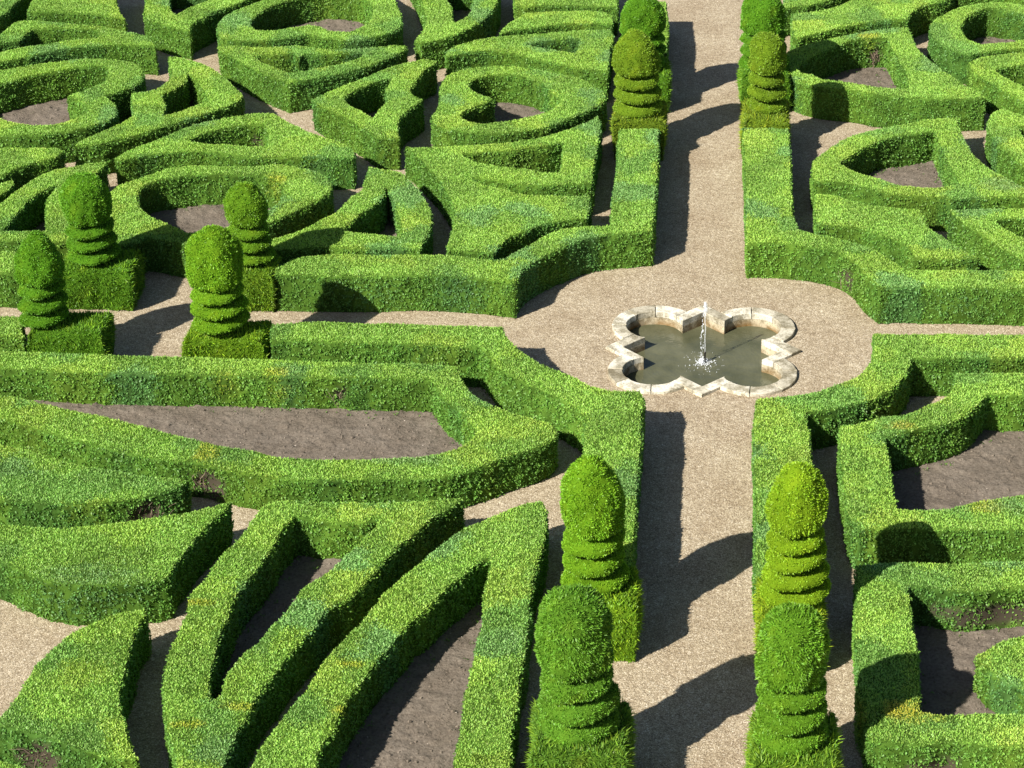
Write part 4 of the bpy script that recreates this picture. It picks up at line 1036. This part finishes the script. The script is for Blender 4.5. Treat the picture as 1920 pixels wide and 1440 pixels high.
def yew_surface(prof, cx, cy, lean, tilt, lump, z_ref=0.0, n=56, rough=0.02):
    """turned profile (radius, height) with a lumpy clipped surface, leaning and tilted a little"""
    V, F = lathe(prof, 0, 0, n)
    out = []
    for x, y, z in V:
        r = math.hypot(x, y)
        k = 1 + (rough * fbm((x + cx, y + cy, z), 3.0) + rough * .7 * fbm((x + cx, y + cy, z + 5), 8.0)) / max(r, .12) * lump
        zz = z + tilt * x
        out.append((cx + x * k + lean[0] * (z - .7), cy + y * k + lean[1] * (z - .7), zz))
    return np.array(out), F

def foliage(name, V, F, parent, tone, dens, L, W, a, b, up=0.05, body=0.4, keep=None, relief=0.010):
    LV, LQ, LT = scatter(V, F, dens, L, W, a, b, up, tone, keep=keep, relief=relief, clump=0.04)
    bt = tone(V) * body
    n0 = len(V)
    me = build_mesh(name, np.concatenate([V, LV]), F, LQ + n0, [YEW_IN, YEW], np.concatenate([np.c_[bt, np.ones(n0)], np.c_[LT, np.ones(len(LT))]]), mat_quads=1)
    return link(name, me, parent)

def make_yew(x, y, h, R, lean, tilt, tone, shape, tiers, base, label, zd=1.6, wild=1.0, widen=0.045):
    root = empty('yew_topiary', (x, y, 0))
    bpy.context.view_layer.update()
    tag(root, label, 'topiary', 'tiered yew topiaries')
    tn = yew_tone(tone)
    zb = 0.80
    pitch = (zd - zb) / tiers
    gp = 0.084
    th = pitch - gp
    z = zb
    def kp(P, nn):
        vd = CAMP - P
        vd /= np.linalg.norm(vd, axis=1)[:, None]
        return (np.einsum('ij,ij->i', vd, nn) > -0.25) | (RNG.random(len(P)) < 0.45)
    for i in range(tiers):
        Rt = R * (1.0 + widen * (tiers - i)) * random.uniform(.975, 1.02)
        tl = tilt * random.uniform(1.1, 1.8)
        prof = [(0.3 * R, z + 0.015), (0.70 * Rt, z), (0.90 * Rt, z + 0.03), (0.985 * Rt, z + 0.07), (0.97 * Rt, z + th - 0.07), (0.88 * Rt, z + th - 0.022), (0.70 * Rt, z + th), (0.3 * R, z + th + 0.004)]
        V, F = yew_surface(prof, x, y, lean, tl, 1.5, rough=0.028)
        foliage('tier', V, F, root, tn, YEW_D * 1.15, 0.029 * wild, 0.0135, 0.8, 0.7, keep=kp, relief=0.012)
        z += th + gp
    # dome
    hh = h - z
    prof = [(0.3 * R, z + 0.012)]
    for t, r in shape:
        prof.append((max(0.0, r * R * 1.0), z + t * hh))
    V, F = yew_surface(prof, x, y, lean, tilt * 0.5, 1.5, n=64, rough=0.042)
    foliage('dome', V, F, root, tn, YEW_D * 1.15, 0.036 * wild ** 1.5, 0.0135, 0.8, 0.7, keep=kp, relief=0.019 * wild)
    # inner stem of trunk and old wood seen in the cuts
    V, F = yew_surface([(0.40 * R, 0.5), (0.40 * R, z + 0.2), (0.0, z + 0.22)], x, y, lean, 0, 1.0, n=20)
    foliage('stem', V, F, root, yew_tone([0.05, 0.06, 0.02]), 900, 0.05, 0.012, 0.7, 0.8, keep=kp)
    # square base block of rougher yew growth
    x0, x1, y0, y1, hb = base
    loop = smooth_loop([(x0, y0), (x1, y0), (x1, y1), (x0, y1)], 0.08)
    nrm = loop_normals(loop)
    V, F = [], []
    rows = []
    for zz_, dd in ((0.0, 0.05), (0.2, 0.01), (0.42, 0.0), (hb - 0.08, 0.015), (hb - 0.02, 0.05), (hb, 0.10)):
        row = []
        for (px, py), (nx, ny) in zip(loop, nrm):
            o = -dd - 0.04 + 0.05 * fbm((px, py, zz_), 2.2) + 0.045 * fbm((px, py, zz_), 6.0)
            row.append(len(V))
            V.append((px + nx * o, py + ny * o, zz_ + (0.02 * fbm((px, py, 2), 3.0) if zz_ else 0)))
        rows.append(row)
    k = len(loop)
    for a in range(len(rows) - 1):
        for i in range(k):
            j = (i + 1) % k
            F += [(rows[a][i], rows[a][j], rows[a+1][j]), (rows[a][i], rows[a+1][j], rows[a+1][i])]
    tl = np.array([V[i][:2] for i in rows[-1]])
    v2, f2, orig, nb = fill([tl], 0.11)
    mp = {orig[i]: rows[-1][i] for i in range(nb) if i in orig}
    for i in range(len(v2)):
        if i not in mp:
            mp[i] = len(V)
            V.append((v2[i][0], v2[i][1], hb + 0.03 * fbm((v2[i][0], v2[i][1], 3), 3.0)))
    F += [(mp[a], mp[b], mp[c]) for a, b, c in f2]
    V, F = np.array(V), np.array(F)
    tb = yew_tone([tone[0] * 0.86, tone[1] * 0.8, tone[2]])
    LV, LQ, LT = scatter(V, F, 4200, 0.048 * wild, 0.014, 0.75, 0.7, 0.2, tb, keep=view_keep)
    # feathery unclipped shoots
    SV, SQ, ST = scatter(V, F, 620, 0.110 * wild, 0.011, 0.8, 0.65, 0.2, yew_tone([tone[0] * 1.35, tone[1] * 1.08, tone[2]]), keep=view_keep)
    n0, n1 = len(V), len(V) + len(LV)
    me = build_mesh('base_block', np.concatenate([V, LV, SV]), F, np.concatenate([LQ + n0, SQ + n1]), [YEW_IN, YEW],
                    np.concatenate([np.c_[tb(V) * .4, np.ones(n0)], np.c_[LT, np.ones(len(LT))], np.c_[ST, np.ones(len(ST))]]), mat_quads=1)
    link('base_block', me, root)
    return root

SH_TALL = [(0.0, .80), (.03, .93), (.09, .985), (.25, 1.0), (.42, .985), (.58, .93), (.71, .83), (.82, .69), (.90, .52), (.955, .35), (.985, .19), (1, 0)]
SH_MUSH = [(0.0, .84), (.03, .98), (.09, 1.03), (.2, 1.03), (.35, .99), (.5, .90), (.64, .77), (.77, .61), (.87, .44), (.94, .28), (.98, .15), (1, 0)]
SH_BLUNT = [(0.0, .84), (.03, .95), (.10, 1.0), (.3, 1.0), (.5, .99), (.66, .95), (.78, .87), (.87, .74), (.935, .56), (.975, .34), (.993, .17), (1, 0)]
for args in YEW_SPECS:
    d = dict(args)
    d['shape'] = {'tall': SH_TALL, 'mush': SH_MUSH, 'blunt': SH_BLUNT}[d['shape']]
    make_yew(**d)
print('done', len(bpy.data.objects))
